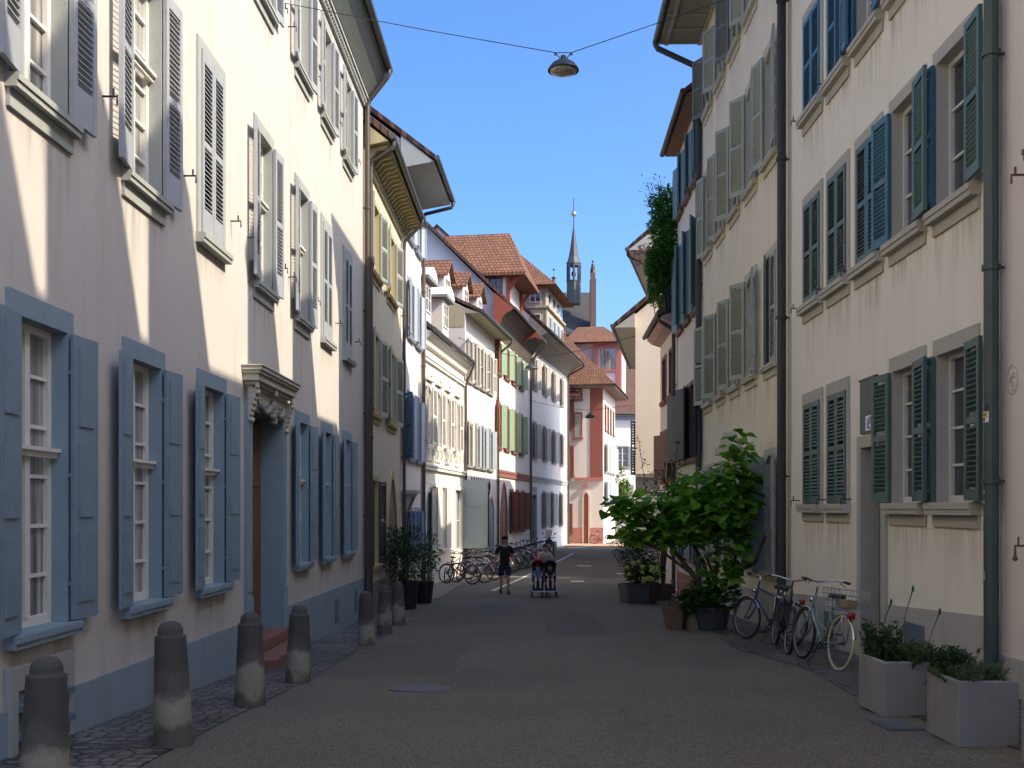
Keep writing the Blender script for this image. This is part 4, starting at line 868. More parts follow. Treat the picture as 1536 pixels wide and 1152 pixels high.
def cobbles(name, c1, c2, w=.13):
    m, nt, b = _nodes(name); L = nt.links.new; N = nt.nodes.new
    tc = N('ShaderNodeTexCoord'); nz = N('ShaderNodeTexNoise'); nz.inputs['Scale'].default_value = 4; L(tc.outputs['Object'], nz.inputs['Vector'])
    va = N('ShaderNodeVectorMath'); va.operation = 'MULTIPLY_ADD'; L(nz.outputs['Color'], va.inputs[0]); va.inputs[1].default_value = (.035, .035, 0); L(tc.outputs['Object'], va.inputs[2])
    v1 = N('ShaderNodeTexVoronoi'); v1.inputs['Scale'].default_value = 1 / w; v1.inputs['Randomness'].default_value = .55; L(va.outputs[0], v1.inputs['Vector'])
    v2 = N('ShaderNodeTexVoronoi'); v2.feature = 'DISTANCE_TO_EDGE'; v2.inputs['Scale'].default_value = 1 / w; v2.inputs['Randomness'].default_value = .55; L(va.outputs[0], v2.inputs['Vector'])
    sc_ = N('ShaderNodeSeparateColor'); L(v1.outputs['Color'], sc_.inputs[0]); m1 = N('ShaderNodeMix'); m1.data_type = 'RGBA'; L(sc_.outputs[0], m1.inputs[0]); m1.inputs[6].default_value = c1 + (1,); m1.inputs[7].default_value = c2 + (1,)
    ed = N('ShaderNodeMapRange'); ed.inputs[1].default_value = .03; ed.inputs[2].default_value = .16; L(v2.outputs['Distance'], ed.inputs[0])
    br = N('ShaderNodeMix'); br.data_type = 'RGBA'; L(ed.outputs[0], br.inputs[0]); br.inputs[6].default_value = (.045, .042, .034, 1); L(m1.outputs[2], br.inputs[7])
    n = N('ShaderNodeTexNoise'); n.inputs['Scale'].default_value = .9; n.inputs['Detail'].default_value = 6; L(tc.outputs['Object'], n.inputs['Vector'])
    mr = N('ShaderNodeMapRange'); mr.inputs[1].default_value = .3; mr.inputs[2].default_value = .75; mr.inputs[3].default_value = .5; mr.inputs[4].default_value = 1.3; L(n.outputs['Fac'], mr.inputs[0])
    mm = N('ShaderNodeMix'); mm.data_type = 'RGBA'; mm.blend_type = 'MULTIPLY'; mm.inputs[0].default_value = 1; L(br.outputs[2], mm.inputs[6]); L(mr.outputs[0], mm.inputs[7])
    L(mm.outputs[2], b.inputs['Base Color']); b.inputs['Roughness'].default_value = .6
    bp = N('ShaderNodeBump'); bp.inputs['Strength'].default_value = .9; bp.inputs['Distance'].default_value = .02; L(ed.outputs[0], bp.inputs['Height']); L(bp.outputs['Normal'], b.inputs['Normal'])
    return m
M_COB = cobbles('grey_cobbles', (.19, .18, .16), (.13, .125, .11)); M_COBR = cobbles('dirty_cobbles', (.17, .15, .115), (.11, .10, .08))
sheet('pavement', [-3.64, -3.1, -2.55], [-6 + 1 * i for i in range(31)], .008, M_COB)
def strip(name, pts, dz, m):
    """sheet between left and right edge points (xl, xr, y)"""
    b = MB()
    for xl, xr, y in pts: b.v += [(xl, y, gz(xl, y) + dz), (xr, y, gz(xr, y) + dz)]
    b.f = [(2 * i, 2 * i + 1, 2 * i + 3, 2 * i + 2) for i in range(len(pts) - 1)]
    return tag(b.build(name, m), kind='structure')
strip('pavement', [(3.3 - .25 * math.sin(y * .5) ** 2, 4.395, y) for y in [-6 + 1.0 * i for i in range(38)]], .008, M_COBR)
M_OCHP = mat('ochre_paving', (.40, .27, .17), .9, .1, 3, bump=.2, bscale=20)
strip('pavement', [(2.6, 9.5, 71.5), (2.8, 9.6, 73.5), (2.9, 7.5, 76.0)], .03, M_OCHP)
strip('pavement', [(-3.58, -2.5, 31), (-3.4, -2.3, 36), (-2.5, -1.5, 43.5), (-1.36, -.5, 50.8), (.2, 1.0, 61), (2.9, 3.6, 75)], .012, mat('worn_paving', (.24, .2, .16), .9, .12, 2, bump=.3, bscale=20))

M_ASPD = mat('repaired_asphalt', (.112, .099, .079), .9, .16, 3, bump=.3, bscale=150); M_CRACK = mat('tar_joint', (.03, .028, .026), .6)
def patch(x0, x1, y0, y1, m, dz=.004, n=6):
    b = MB()
    for i in range(n + 1):
        y = y0 + (y1 - y0) * i / n
        for x in (x0, (x0 + x1) / 2, x1): b.v.append((x + .02 * math.sin(7 * y + x), y + .02 * math.sin(5 * x), gz(x, y) + dz))
    b.f = [(3 * i + k, 3 * i + k + 1, 3 * i + 4 + k, 3 * i + 3 + k) for i in range(n) for k in (0, 1)]
    return tag(b.build('road_patch', m), kind='structure')
patch(-2.5, -.9, 12.9, 17.2, M_ASPD); patch(.4, 1.5, 18.5, 25, M_ASPD); patch(-1.2, -.2, 24.5, 28.5, M_ASPD, .004)
random.seed(11)
def crack(p0, p1, w=.006):
    b = MB(); n = 28; pts = []
    for i in range(n + 1):
        t = i / n; pts.append((p0[0] + (p1[0] - p0[0]) * t + random.gauss(0, .03) + .18 * math.sin(i * .45 + p0[0] * 3), p0[1] + (p1[1] - p0[1]) * t + random.gauss(0, .025)))
    for i, (x, y) in enumerate(pts):
        k = w * random.uniform(.5, 1.4); b.v += [(x - k, y - k * .5, gz(x, y) + .006), (x + k, y + k * .5, gz(x, y) + .006)]
    b.f = [(2 * i, 2 * i + 1, 2 * i + 3, 2 * i + 2) for i in range(n)]
    tag(b.build('road_crack', M_CRACK), kind='structure')
for a, c in (((.9, 8.2), (1.7, 15)), ((-2.4, 15.2), (-.6, 22)), ((2.2, 10.5), (2.7, 20))): crack(a, c, .004)
# ================================================================ street furniture
def P(px, py=None, d=None, x=None):
    """ground point under a photo column at distance d"""
    X = (px - CX) / FOC * d if x is None else x
    return X, d, gz(X, d)
# bollards: granite, dark head, pale worn foot
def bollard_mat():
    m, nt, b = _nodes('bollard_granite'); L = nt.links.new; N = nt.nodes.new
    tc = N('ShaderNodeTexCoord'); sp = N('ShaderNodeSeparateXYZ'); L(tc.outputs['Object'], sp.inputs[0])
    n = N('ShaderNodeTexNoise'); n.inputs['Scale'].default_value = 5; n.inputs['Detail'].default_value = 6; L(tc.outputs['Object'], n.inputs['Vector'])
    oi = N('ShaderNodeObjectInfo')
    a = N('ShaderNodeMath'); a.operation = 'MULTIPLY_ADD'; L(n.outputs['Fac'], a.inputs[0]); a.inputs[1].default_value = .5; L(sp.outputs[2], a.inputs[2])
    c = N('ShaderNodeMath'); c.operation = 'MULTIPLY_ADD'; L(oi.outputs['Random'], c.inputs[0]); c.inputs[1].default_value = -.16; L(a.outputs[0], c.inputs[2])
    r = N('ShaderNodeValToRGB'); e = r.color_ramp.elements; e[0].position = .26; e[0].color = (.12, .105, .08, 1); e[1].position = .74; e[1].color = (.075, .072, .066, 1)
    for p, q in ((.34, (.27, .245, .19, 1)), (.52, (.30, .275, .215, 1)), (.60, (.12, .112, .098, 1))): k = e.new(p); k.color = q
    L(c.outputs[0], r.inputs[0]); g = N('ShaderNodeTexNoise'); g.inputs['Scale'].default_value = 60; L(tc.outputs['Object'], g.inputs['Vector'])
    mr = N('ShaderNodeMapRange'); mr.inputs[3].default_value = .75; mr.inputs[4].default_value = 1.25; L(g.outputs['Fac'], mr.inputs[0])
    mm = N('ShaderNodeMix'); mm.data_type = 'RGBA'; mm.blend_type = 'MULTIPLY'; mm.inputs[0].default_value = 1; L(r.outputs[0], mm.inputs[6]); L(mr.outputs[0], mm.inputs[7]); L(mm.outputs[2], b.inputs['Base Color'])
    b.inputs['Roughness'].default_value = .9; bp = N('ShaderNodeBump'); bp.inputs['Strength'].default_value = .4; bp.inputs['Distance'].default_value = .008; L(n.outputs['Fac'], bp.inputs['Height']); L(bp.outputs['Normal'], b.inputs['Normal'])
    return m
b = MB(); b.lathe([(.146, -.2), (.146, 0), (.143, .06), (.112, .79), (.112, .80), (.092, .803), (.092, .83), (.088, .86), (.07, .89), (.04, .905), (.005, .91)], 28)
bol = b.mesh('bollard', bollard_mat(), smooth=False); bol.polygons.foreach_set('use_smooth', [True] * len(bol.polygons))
BL = [(66, 6.25, 'nearest stone bollard cut by the bottom edge in front of the barred basement window'), (260, 7.9, 'stone bollard standing before the second ground floor window of the long white house'), (375, 10.1, 'stone bollard just on the near side of the red doorsteps'), (447, 12.2, 'stone bollard just on the far side of the red doorsteps'),
      (550, 17.5, 'stone bollard nearest the camera in the far group of three by the ochre house'), (577, 19.7, 'middle stone bollard of the far group of three'), (598, 21.9, 'farthest stone bollard beside the black plant pot')]
for px, d, lab in BL:
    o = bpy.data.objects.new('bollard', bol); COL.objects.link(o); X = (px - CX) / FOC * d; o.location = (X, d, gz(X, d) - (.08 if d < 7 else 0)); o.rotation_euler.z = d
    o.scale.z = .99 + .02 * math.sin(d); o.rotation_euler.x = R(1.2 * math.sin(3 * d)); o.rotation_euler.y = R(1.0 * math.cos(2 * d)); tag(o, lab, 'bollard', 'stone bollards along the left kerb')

# concrete planters with herbs
M_CONC = mat('cast_concrete', (.245, .24, .22), .9, .14, 3, bump=.25, bscale=70, streak=.3, streak_col=(.12, .11, .09))
M_SOIL = mat('dark_soil', (.035, .026, .018), .95, .2, 20, bump=.5, bscale=60)
def planter(x, y, rz, lx, ly, hgt, label):
    r = empty('concrete_planter', (x, y, gz(x, y)), rz, label, 'planter', 'concrete planters by the beige house'); b = MB()
    t = .045; b.box(-lx / 2, lx / 2, -ly / 2, -ly / 2 + t, 0, hgt); b.box(-lx / 2, lx / 2, ly / 2 - t, ly / 2, 0, hgt); b.box(-lx / 2, -lx / 2 + t, -ly / 2 + t, ly / 2 - t, 0, hgt); b.box(lx / 2 - t, lx / 2, -ly / 2 + t, ly / 2 - t, 0, hgt); b.box(-lx / 2 + t, lx / 2 - t, -ly / 2 + t, ly / 2 - t, 0, .1)
    b.build('tub', M_CONC, r, bevel=.012); b = MB(); b.box(-lx / 2 + t, lx / 2 - t, -ly / 2 + t, ly / 2 - t, .1, hgt - .05); b.build('soil', M_SOIL, r); return r
def leafmesh(pts, dirs, size, aspect=.45, fold=.25, curl=.0, shape=0):
    """leaf blades: pts base points, dirs pointing directions; each one a small folded polygon"""
    V = []; Fc = []
    for p, d in zip(pts, dirs):
        s = size * random.uniform(.5, 1.4); d = Vector(d).normalized(); up = Vector((random.gauss(0, .35), random.gauss(0, .35), 1))
        sd_ = d.cross(up); 
        if sd_.length < 1e-3: continue
        sd_.normalize(); n = sd_.cross(d); p = Vector(p); i = len(V); w = s * aspect
        if shape == 0:
            V += [p, p + d * s * .45 + sd_ * w * .5 + n * fold * w, p + d * s - n * curl * s, p + d * s * .45 - sd_ * w * .5 + n * fold * w]
            Fc += [(i, i + 1, i + 2), (i, i + 2, i + 3)]
        else:   # broad lobed leaf
            V += [p, p + d * s * .05 + sd_ * w * .55 + n * fold * w * .6, p + d * s * .42 + sd_ * w * .62 + n * fold * w * .7, p + d * s * .72 + sd_ * w * .34 - n * curl * s * .4, p + d * s - n * curl * s,
                  p + d * s * .72 - sd_ * w * .34 - n * curl * s * .4, p + d * s * .42 - sd_ * w * .62 + n * fold * w * .7, p + d * s * .05 - sd_ * w * .55 + n * fold * w * .6]
            Fc += [(i, i + 1, i + 2, i + 3, i + 4), (i, i + 4, i + 5, i + 6, i + 7)]
    b = MB(); b.v = [tuple(v) for v in V]; b.f = Fc; return b
def rdir(zmin=-.4): 
    while True:
        v = Vector((random.uniform(-1, 1), random.uniform(-1, 1), random.uniform(zmin, 1)))
        if .1 < v.length < 1: return v.normalized()
LF_HERB = leafmat('grey_green_leaves', (.06, .085, .04), (.17, .22, .11)); LF_DARK = leafmat('dark_green_leaves', (.02, .05, .015), (.075, .13, .04)); LF_FIG = leafmat('fig_leaves', (.055, .17, .012), (.26, .52, .05), .5, .45); LF_OLV = leafmat('olive_green_leaves', (.045, .075, .022), (.14, .19, .06))
LF_RED = leafmat('purple_leaves', (.05, .015, .02), (.13, .04, .05)); LF_LIME = leafmat('lime_leaves', (.09, .16, .02), (.26, .36, .05)); M_BARK = mat('brown_bark', (.09, .065, .045), .9, .2, 8, bump=.5, bscale=30); M_STEM = mat('green_stem', (.06, .09, .03), .8)
def sprigs(n, box, h0, h1, size, lean=.25, per=26, aspect=.3):
    """upright sprigs of small leaves growing out of a tub"""
    pts = []; dirs = []; st = MB()
    for k in range(n):
        x, y = random.uniform(*box[:2]), random.uniform(*box[2:]); hgt = random.uniform(h0, h1); v = Vector((random.gauss(0, lean), random.gauss(0, lean), 1)) * hgt
        b0 = Vector((x, y, box_z)); st.tube([b0, b0 + v * .5, b0 + v * .95], [.006, .004, .002], 4)
        for j in range(per):
            t = random.uniform(.15, 1); q = b0 + v * t; pts.append(q); a = random.uniform(0, 6.28); dirs.append((math.cos(a), math.sin(a), random.uniform(.1, 1.1)))
    return leafmesh(pts, dirs, size, aspect), st
def tuft(root, n, box, z, h0, h1, size, mt, **k):
    global box_z; box_z = z; lf, st = sprigs(n, box, h0, h1, size, **k)
    lf.build('foliage', mt, root); st.build('stem', M_STEM, root)
def plant(name, label, cat, x, y, z, group=None): return empty(name, (x, y, z), 0, label, cat, group)
H1 = .54
H1 = .45; p1 = planter(3.12, 7.46, R(2), .42, .52, H1, 'concrete planter nearest the camera with its low herbs')
p2 = planter(3.12, 8.88, R(3), .50, .56, H1, 'concrete planter farther from the camera standing beside the grey door')
p3 = planter(3.32, 6.35, R(2), .5, .5, .4, 'concrete planter mostly cut off by the right edge of the photo')
z1 = gz(3.12, 7.46) + H1 - .06; z2 = gz(3.12, 8.88) + H1 - .06
r = plant('boxwood_plant', 'small dark leathery shrub in the back corner of the nearest planter', 'plant', 3.04, 7.6, z1, 'planter herbs'); tuft(r, 110, (-.12, .1, -.08, .1), 0, .12, .24, .035, LF_DARK, per=30, aspect=.5)
r = plant('lavender_plant', 'grey green needle leaved herb along the front of the nearest planter', 'plant', 3.14, 7.42, z1, 'planter herbs'); tuft(r, 150, (-.17, .17, -.19, .19), 0, .08, .16, .03, LF_HERB, per=34, aspect=.2, lean=.4)
r = plant('trailing_herb', 'herb trailing over the left rim of the nearest planter', 'plant', 2.98, 7.5, z1, 'planter herbs'); tuft(r, 44, (-.04, .05, -.2, .2), 0, .06, .14, .035, LF_OLV, per=20, lean=.9)
r = plant('rosemary_plant', 'taller dark leathery shrub in the left part of the farther planter', 'plant', 3.0, 8.95, z2, 'planter herbs'); tuft(r, 44, (-.1, .1, -.12, .14), 0, .18, .36, .045, LF_DARK, per=30, aspect=.42, lean=.16)
r = plant('trailing_herb', 'bushy olive green herb spilling over the right side of the farther planter', 'plant', 3.22, 8.8, z2, 'planter herbs'); tuft(r, 110, (-.12, .1, -.2, .18), 0, .08, .2, .04, LF_OLV, per=30, lean=.5)
pts = []; dirs = []
for k in range(420):
    t = random.random(); pts.append((.1 + random.uniform(-.12, .14), -.26 - random.uniform(0, .09), .05 - t * .42)); dirs.append((random.gauss(0, .6), -.5, -.5 + random.random()))
leafmesh(pts, dirs, .04, .45).build('foliage', LF_OLV, r)
b = MB()
for x, y, hgt in ((.05, .1, .62), (-.1, .2, .5), (.2, -.1, .45)): b.tube([(x, y, 0), (x + .05, y, hgt * .6), (x + .12, y, hgt)], [.004, .003, .006], 4); b.ball((x + .12, y, hgt), (.012, .012, .03), 6, 4)
r = plant('dry_flower_stems', 'thin dry flower stems standing up out of the farther planter', 'plant', 3.1, 8.9, z2); b.build('stem', M_STEM, r)

# ---------------------------------------------------------------- fig tree and pots on the right
M_POT = mat('dark_glazed_pot', (.055, .06, .06), .4, .15, 6); M_TERRA = mat('weathered_terracotta', (.16, .10, .07), .9, .2, 5, bump=.3, streak=.3); M_STONEP = mat('old_stone_trough', (.20, .17, .13), .95, .2, 5, bump=.4, streak=.3)
def pot(name, label, x, y, r0, r1, hgt, m, group='plant pots on the right', sq=0):
    r = empty(name, (x, y, gz(x, y)), .3, label, 'plant pot', group); b = MB(); n = 4 if sq else 24; k = 1.41 if sq else 1
    b.lathe([(r0 * k, 0), (r1 * k, hgt - .05), (r1 * k + .02, hgt - .05), (r1 * k + .02, hgt), (r1 * k - .03, hgt), (r1 * k - .04, hgt - .06)], n); b.build('tub', m, r)
    b = MB(); b.lathe([(r1 * k - .06, hgt - .1), (r1 * k - .035, hgt - .055), (.01, hgt - .045)], n); b.build('soil', M_SOIL, r); return r
def blob_pts(cs, n):
    """points spread through ellipsoids, denser to the outside"""
    out = []; wts = [a[3] * a[4] * a[5] for a in cs]
    for k in range(n):
        c = random.choices(cs, wts)[0]; v = rdir(-1); rr = random.random() ** .45
        out.append((Vector((c[0] + v.x * c[3] * rr, c[1] + v.y * c[4] * rr, c[2] + v.z * c[5] * rr)), v))
    return out
FX, FY = 3.35, 19.2; FZ = gz(FX, FY)
pot('plant_pot', 'round dark pot in which the big fig tree grows', FX, FY, .26, .34, .42, M_POT)
pot('plant_pot', 'small square brown pot just left of the fig tree', 2.78, 19.6, .15, .21, .42, M_TERRA, sq=1)
r = empty('stone_trough', (3.0, 19.4, gz(3, 19.4)), .1, 'low old stone trough between the two pots below the fig tree', 'trough'); b = MB(); b.box(-.05, .40, -.3, .25, 0, .3); b.box(-.02, .39, -.27, .22, .3, .33); b.build('trough', M_STONEP, r, bevel=.02)
def wz(py, d=19.2): return (CY - py) / FOC * d + CAM - FZ
def wx(px, d=19.2): return (px - CX) / FOC * d - FX
fig = plant('fig_tree', 'large potted fig tree with broad bright green leaves leaning out over the street', 'tree', FX, FY, FZ)
br = [((.0, 0, .35), (.05, .0, .9), (-.1, -.1, 1.3)), ((0, 0, .38), (.35, .1, 1.0), (.65, .1, 1.9), (.62, .05, 2.9)), ((0, 0, .38), (-.35, -.1, 1.0), (-.95, -.1, 1.45), (-1.6, -.15, 1.75)), ((.05, 0, .5), (-.1, .25, 1.2), (-.5, .3, 1.9)), ((.0, .0, .6), (.1, -.2, 1.4), (-.2, -.3, 2.1)), ((-.35, -.1, 1.0), (-.7, .3, 1.5), (-1.3, .2, 2.0)), ((.35, .1, 1.0), (.75, -.1, 1.2), (.95, -.1, 1.7))]
b = MB()
for pth in br: b.tube(pth, [.045 * (.62 ** i) + .006 for i in range(len(pth))], 7)
b.build('trunk', M_BARK, fig, smooth=True)
E = lambda px, py, dy, rx, ry, rz: (wx(px), dy, wz(py), rx, ry, rz)
cs = [E(985, 765, 0, .82, .55, .38), E(1060, 770, 0, .70, .7, .52), E(1105, 730, .1, .42, .55, .75), E(1105, 672, .0, .27, .35, .36), E(940, 765, -.1, .42, .4, .24), E(1050, 725, .1, .5, .6, .3), E(1085, 840, -.1, .45, .4, .3), E(960, 800, 0, .5, .5, .25), E(1100, 790, 0, .4, .5, .5), E(1030, 800, -.1, .6, .6, .3), E(1075, 868, -.2, .34, .35, .26), E(930, 755, -.1, .36, .35, .2)]
pp = blob_pts(cs, 1450); pts = [p for p, v in pp]; dirs = []
for p, v in pp: a = random.uniform(0, 6.28); dirs.append((v.x + .8 * math.cos(a), v.y + .8 * math.sin(a) - .2, random.uniform(-.4, .12)))
leafmesh(pts, dirs, .19, .80, .16, .2, 1).build('crown', LF_FIG, fig)
pp = blob_pts([E(1065, 895, -.15, .55, .35, .28), E(1040, 905, .1, .3, .3, .25)], 420)
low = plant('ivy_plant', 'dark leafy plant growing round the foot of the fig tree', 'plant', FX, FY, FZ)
leafmesh([p for p, v in pp], [(v.x, v.y, random.uniform(-.4, .6)) for p, v in pp], .13, .7, .12, .1, 1).build('foliage', leafmat('deep_green_leaves', (.02, .075, .014), (.075, .19, .03)), low)  # darker green leaf tones for the low plant

# hydrangea and dark shrub farther right
HX, HY = 3.05, 27.6; HZ = gz(HX, HY)
pot('plant_pot', 'square dark tub holding the pale hydrangea', HX, HY, .27, .30, .55, M_POT, sq=1)
pot('plant_pot', 'round grey pot behind the hydrangea tub', HX - .35, HY + .7, .2, .24, .5, M_STONEP)
hy = plant('hydrangea', 'hydrangea with round pale green flower heads in the dark tub', 'plant', HX, HY, HZ + .5)
pp = blob_pts([(0, 0, .32, .5, .45, .38)], 700); leafmesh([p for p, v in pp], [(v.x, v.y, random.uniform(-.4, .5)) for p, v in pp], .12, .6).build('foliage', LF_DARK, hy)
b = MB(); M_HYD = mat('pale_green_flowers', (.36, .42, .08), .9, .3, 25, bump=.8, bscale=60)
for k in range(19): v = rdir(-.3); v.y = -abs(v.y); b = MB(); b.ball((v.x * .5, v.y * .42, .28 + v.z * .34), random.uniform(.05, .085), 10, 8); b.build('flower_head', M_HYD, hy)
sh = plant('evergreen_shrub', 'dark small leaved shrub rising behind the hydrangea', 'plant', HX - .1, HY + .7, HZ + .45)
pp = blob_pts([(0, 0, .75, .55, .5, .65), (-.25, 0, 1.0, .4, .4, .4), (.35, .1, .9, .35, .4, .5)], 2200); leafmesh([p for p, v in pp], [(v.x, v.y, v.z + .2) for p, v in pp], .08, .5).build('foliage', LF_DARK, sh); b = MB(); b.tube([(0, 0, 0), (.05, 0, .6), (0, 0, 1.1)], [.03, .02, .01], 6); b.build('stem', M_BARK, sh)
TX, TY = 3.75, 29.0; tl = plant('slender_shrub', 'tall thin airy shrub standing before the pink house', 'shrub', TX, TY, gz(TX, TY)); b = MB(); pts = []; dirs = []
for k in range(9):
    top = Vector((random.uniform(-.75, .45), random.uniform(-.4, .4), random.uniform(2.6, 4.6))); p0 = Vector((0, 0, .4)); mid = p0.lerp(top, .5) + Vector((random.uniform(-.15, .15), 0, .2)); b.tube([p0, mid, top], [.016, .010, .005], 5)
    for j in range(75):
        t = random.uniform(.35, 1); q = p0.lerp(mid, t * 2) if t < .5 else mid.lerp(top, t * 2 - 1); v = rdir(-.6); pts.append(q + v * random.uniform(0, .16)); dirs.append(v)
b.build('stem', M_BARK, tl); leafmesh(pts, dirs, .13, .4).build('foliage', LF_OLV, tl)
pot('plant_pot', 'plain terracotta pot of the thin airy shrub', TX, TY, .2, .26, .45, M_TERRA)
# roof terrace plants on the pink house
RX, RY, RZ = 4.55, 33.2, 6.05 + CAM
r = empty('terrace_planter', (RX, RY, RZ), 0, 'black planter box on the edge of the roof terrace', 'planter'); b = MB(); b.box(-.30, .8, -.75, .9, 0, .55); b.box(-.33, .83, -.78, .93, .5, .56); b.build('tub', paint('black_planter', (.02, .022, .025)), r)
tp = plant('terrace_tree', 'dense green shrub hanging over the roof terrace above the pink house', 'tree', RX, RY, RZ + .5)
pp = blob_pts([(-.15, -.3, 1.0, .62, .7, .9), (-.1, -.2, 2.1, .6, .6, .8), (-.25, -.2, .2, .5, .6, .5), (-.15, 0, 2.9, .5, .5, .55), (-.45, -.5, .9, .4, .5, .8)], 6500); leafmesh([p for p, v in pp], [(v.x, v.y, random.uniform(-.7, .5)) for p, v in pp], .15, .55).build('crown', leafmat('ivy_leaves', (.03, .11, .018), (.12, .30, .05)), tp)
b = MB(); pts = []; dirs = []
for k in range(16):
    top = Vector((random.uniform(-.9, .3), random.uniform(-.5, .3), random.uniform(3.0, 3.75))); b.tube([(0, 0, .2), (top.x * .4, top.y * .4, 2.2), top], [.02, .012, .004], 5)
    for j in range(26): t = random.uniform(.5, 1); v = rdir(-.5); pts.append(Vector((top.x * .4, top.y * .4, 2.2)).lerp(top, t * 2 - 1) + v * .12); dirs.append(v)
b.build('trunk', M_BARK, tp); leafmesh(pts, dirs, .10, .45).build('foliage', LF_OLV, tp)
mp = plant('purple_shrub', 'small purple leaved shrub at the terrace edge over the cream boarded eave', 'shrub', 4.2, 36.6, 6.3 + CAM); pp = blob_pts([(-.05, 0, 2.35, .45, .4, .4)], 260); leafmesh([p for p, v in pp], [tuple(v) for p, v in pp], .11, .45).build('foliage', LF_RED, mp); b = MB(); b.tube([(0.3, 0, 0), (.1, 0, 1.4), (-.1, 0, 2.4)], [.02, .015, .008], 5); b.build('stem', M_BARK, mp)
ly = plant('lime_plant', 'yellow green trailing plant below the terrace tree', 'plant', 4.25, 33.0, 6.3 + CAM); pp = blob_pts([(-.12, -.3, 0, .3, .35, .16)], 160); leafmesh([p for p, v in pp], [tuple(v) for p, v in pp], .11, .6).build('foliage', LF_LIME, ly)
# left pots in front of the narrow house
LX, LY = -2.95, 26.8
pot('plant_pot', 'tall black pot nearest the bollards with a dark leafy shrub', LX, LY, .2, .27, .72, paint('black_pot', (.018, .02, .022), .4), 'black pots on the left'); pot('plant_pot', 'black pot behind the tall black pot on the left', -2.75, 29.0, .2, .26, .6, paint('black_pot', (.018, .02, .022)), 'black pots on the left')
s1 = plant('potted_shrub', 'broad dark evergreen shrub growing in the tall black pot on the left', 'shrub', LX, LY, gz(LX, LY) + .66)
pp = blob_pts([(-.15, 0, .55, .5, .5, .55), (.05, .1, 1.0, .42, .4, .45), (-.35, 0, .9, .35, .4, .5)], 2000); leafmesh([p for p, v in pp], [(v.x, v.y, v.z) for p, v in pp], .095, .45).build('foliage', LF_DARK, s1); b = MB(); b.tube([(0, 0, 0), (0, 0, .9)], [.03, .012], 6); b.build('stem', M_BARK, s1)
s2 = plant('potted_shrub', 'loose leafy shrub with drooping shoots in the rear black pot on the left', 'shrub', -2.75, 29.0, gz(-2.75, 29) + .55)
pp = blob_pts([(-.1, 0, .5, .5, .5, .5), (.2, 0, .9, .25, .3, .5)], 900); leafmesh([p for p, v in pp], [(v.x, v.y, v.z - .2) for p, v in pp], .11, .4).build('foliage', LF_OLV, s2); b = MB(); b.tube([(0, 0, 0), (.05, 0, .6)], [.02, .012], 6); b.build('stem', M_BARK, s2)
# far vine by the corner house
vx, vy = 8.05, 88.0; vn = plant('climbing_vine', 'sunlit yellow green vine at the far end of the street beside the corner house', 'vine', vx, vy, gz(vx, vy)); pp = blob_pts([(0, 0, 1.2, .9, .6, 1.6), (.1, 0, 3.2, .65, .5, 1.6), (-.15, 0, 5.0, .35, .4, 1.2), (.7, 0, .8, .7, .5, 1.1)], 1600); leafmesh([p for p, v in pp], [tuple(v) for p, v in pp], .3, .6).build('foliage', leafmat('vine_leaves', (.06, .12, .015), (.22, .32, .05)), vn)

# ---------------------------------------------------------------- lamps on wires
M_LAMP = paint('dark_lamp_enamel', (.045, .05, .055), .4); M_WIRE = metal('steel_wire', (.06, .06, .065), .5)
def hanging_lamp(label, x, y, z, rad, ends, group='lamps hung over the street'):
    r = empty('hanging_lamp', (x, y, z), 0, label, 'street lamp', group); s = rad / .23
    b = MB(); b.lathe([(.21 * s, -.095 * s), (.232 * s, -.105 * s), (.232 * s, -.085 * s), (.215 * s, -.06 * s), (.17 * s, .0), (.10 * s, .045 * s), (.045 * s, .06 * s), (.04 * s, .12 * s), (.02 * s, .13 * s)], 28); sh_ = b.build('lamp_shade', M_LAMP, r, smooth=True)
    b = MB(); b.lathe([(.205 * s, -.094 * s), (.19 * s, -.125 * s), (.12 * s, -.15 * s), (.01 * s, -.158 * s)], 24); b.build('lens', mat('clear_lamp_glass', (.30, .28, .22), .15, .2, 12, spec=.8), sh_, smooth=True)
    b = MB()
    for sg in (-1, 1): b.tube([(sg * .03 * s, 0, .06 * s), (sg * .12 * s, 0, .15 * s + .02)], .008 * s, 5); b.box(sg * .12 * s - .015 * s, sg * .12 * s + .015 * s, -.01, .01, .13 * s, .17 * s)
    b.build('bracket', M_LAMP, r); return r
def wire(label, pts, r=.006, group='wires across the street'):
    o = empty('span_wire', pts[0], 0, label, 'wire', group); b = MB(); b.tube([tuple(np.subtract(p, pts[0])) for p in pts], r, 5); b.build('cable', M_WIRE, o)
    b = MB(); b.ball((0, 0, 0), .03, 6, 5); q = tuple(np.subtract(pts[-1], pts[0])); b.ball(q, .03, 6, 5); b.build('anchor', M_WIRE, o)
lx_, ly_, lz_ = .57, 16.0, 6.66 + CAM
hanging_lamp('dark enamel street lamp hanging nearest the camera over the street', lx_, ly_, lz_, .232, None)
wire('wire holding the nearest street lamp between the white and beige houses', [(-3.65, 16, 7.58 + CAM), (-1.5, 16, 7.17 + CAM), (lx_ - .12, 16, lz_ + .17), (lx_ + .12, 16, lz_ + .17), (2.5, 16, 7.45 + CAM), (4.4, 16, 8.12 + CAM)], .0065)
hanging_lamp('pale street lamp hanging before the red trimmed house', (797 - CX) / FOC * 42, 42, 213 / FOC * 42 + CAM, .26, None)
wire('wire of the pale lamp in front of the red trimmed house', [(-2.6, 42, 6.7 + CAM), (-1.0, 42, 6.1 + CAM), (.24, 42, 5.86 + CAM), (2.2, 42, 6.2 + CAM), (4.8, 42, 6.9 + CAM)], .012)
hanging_lamp('small far street lamp hanging before the corner pilaster', (885 - CX) / FOC * 62, 62, 139 / FOC * 62 + CAM, .30, None)
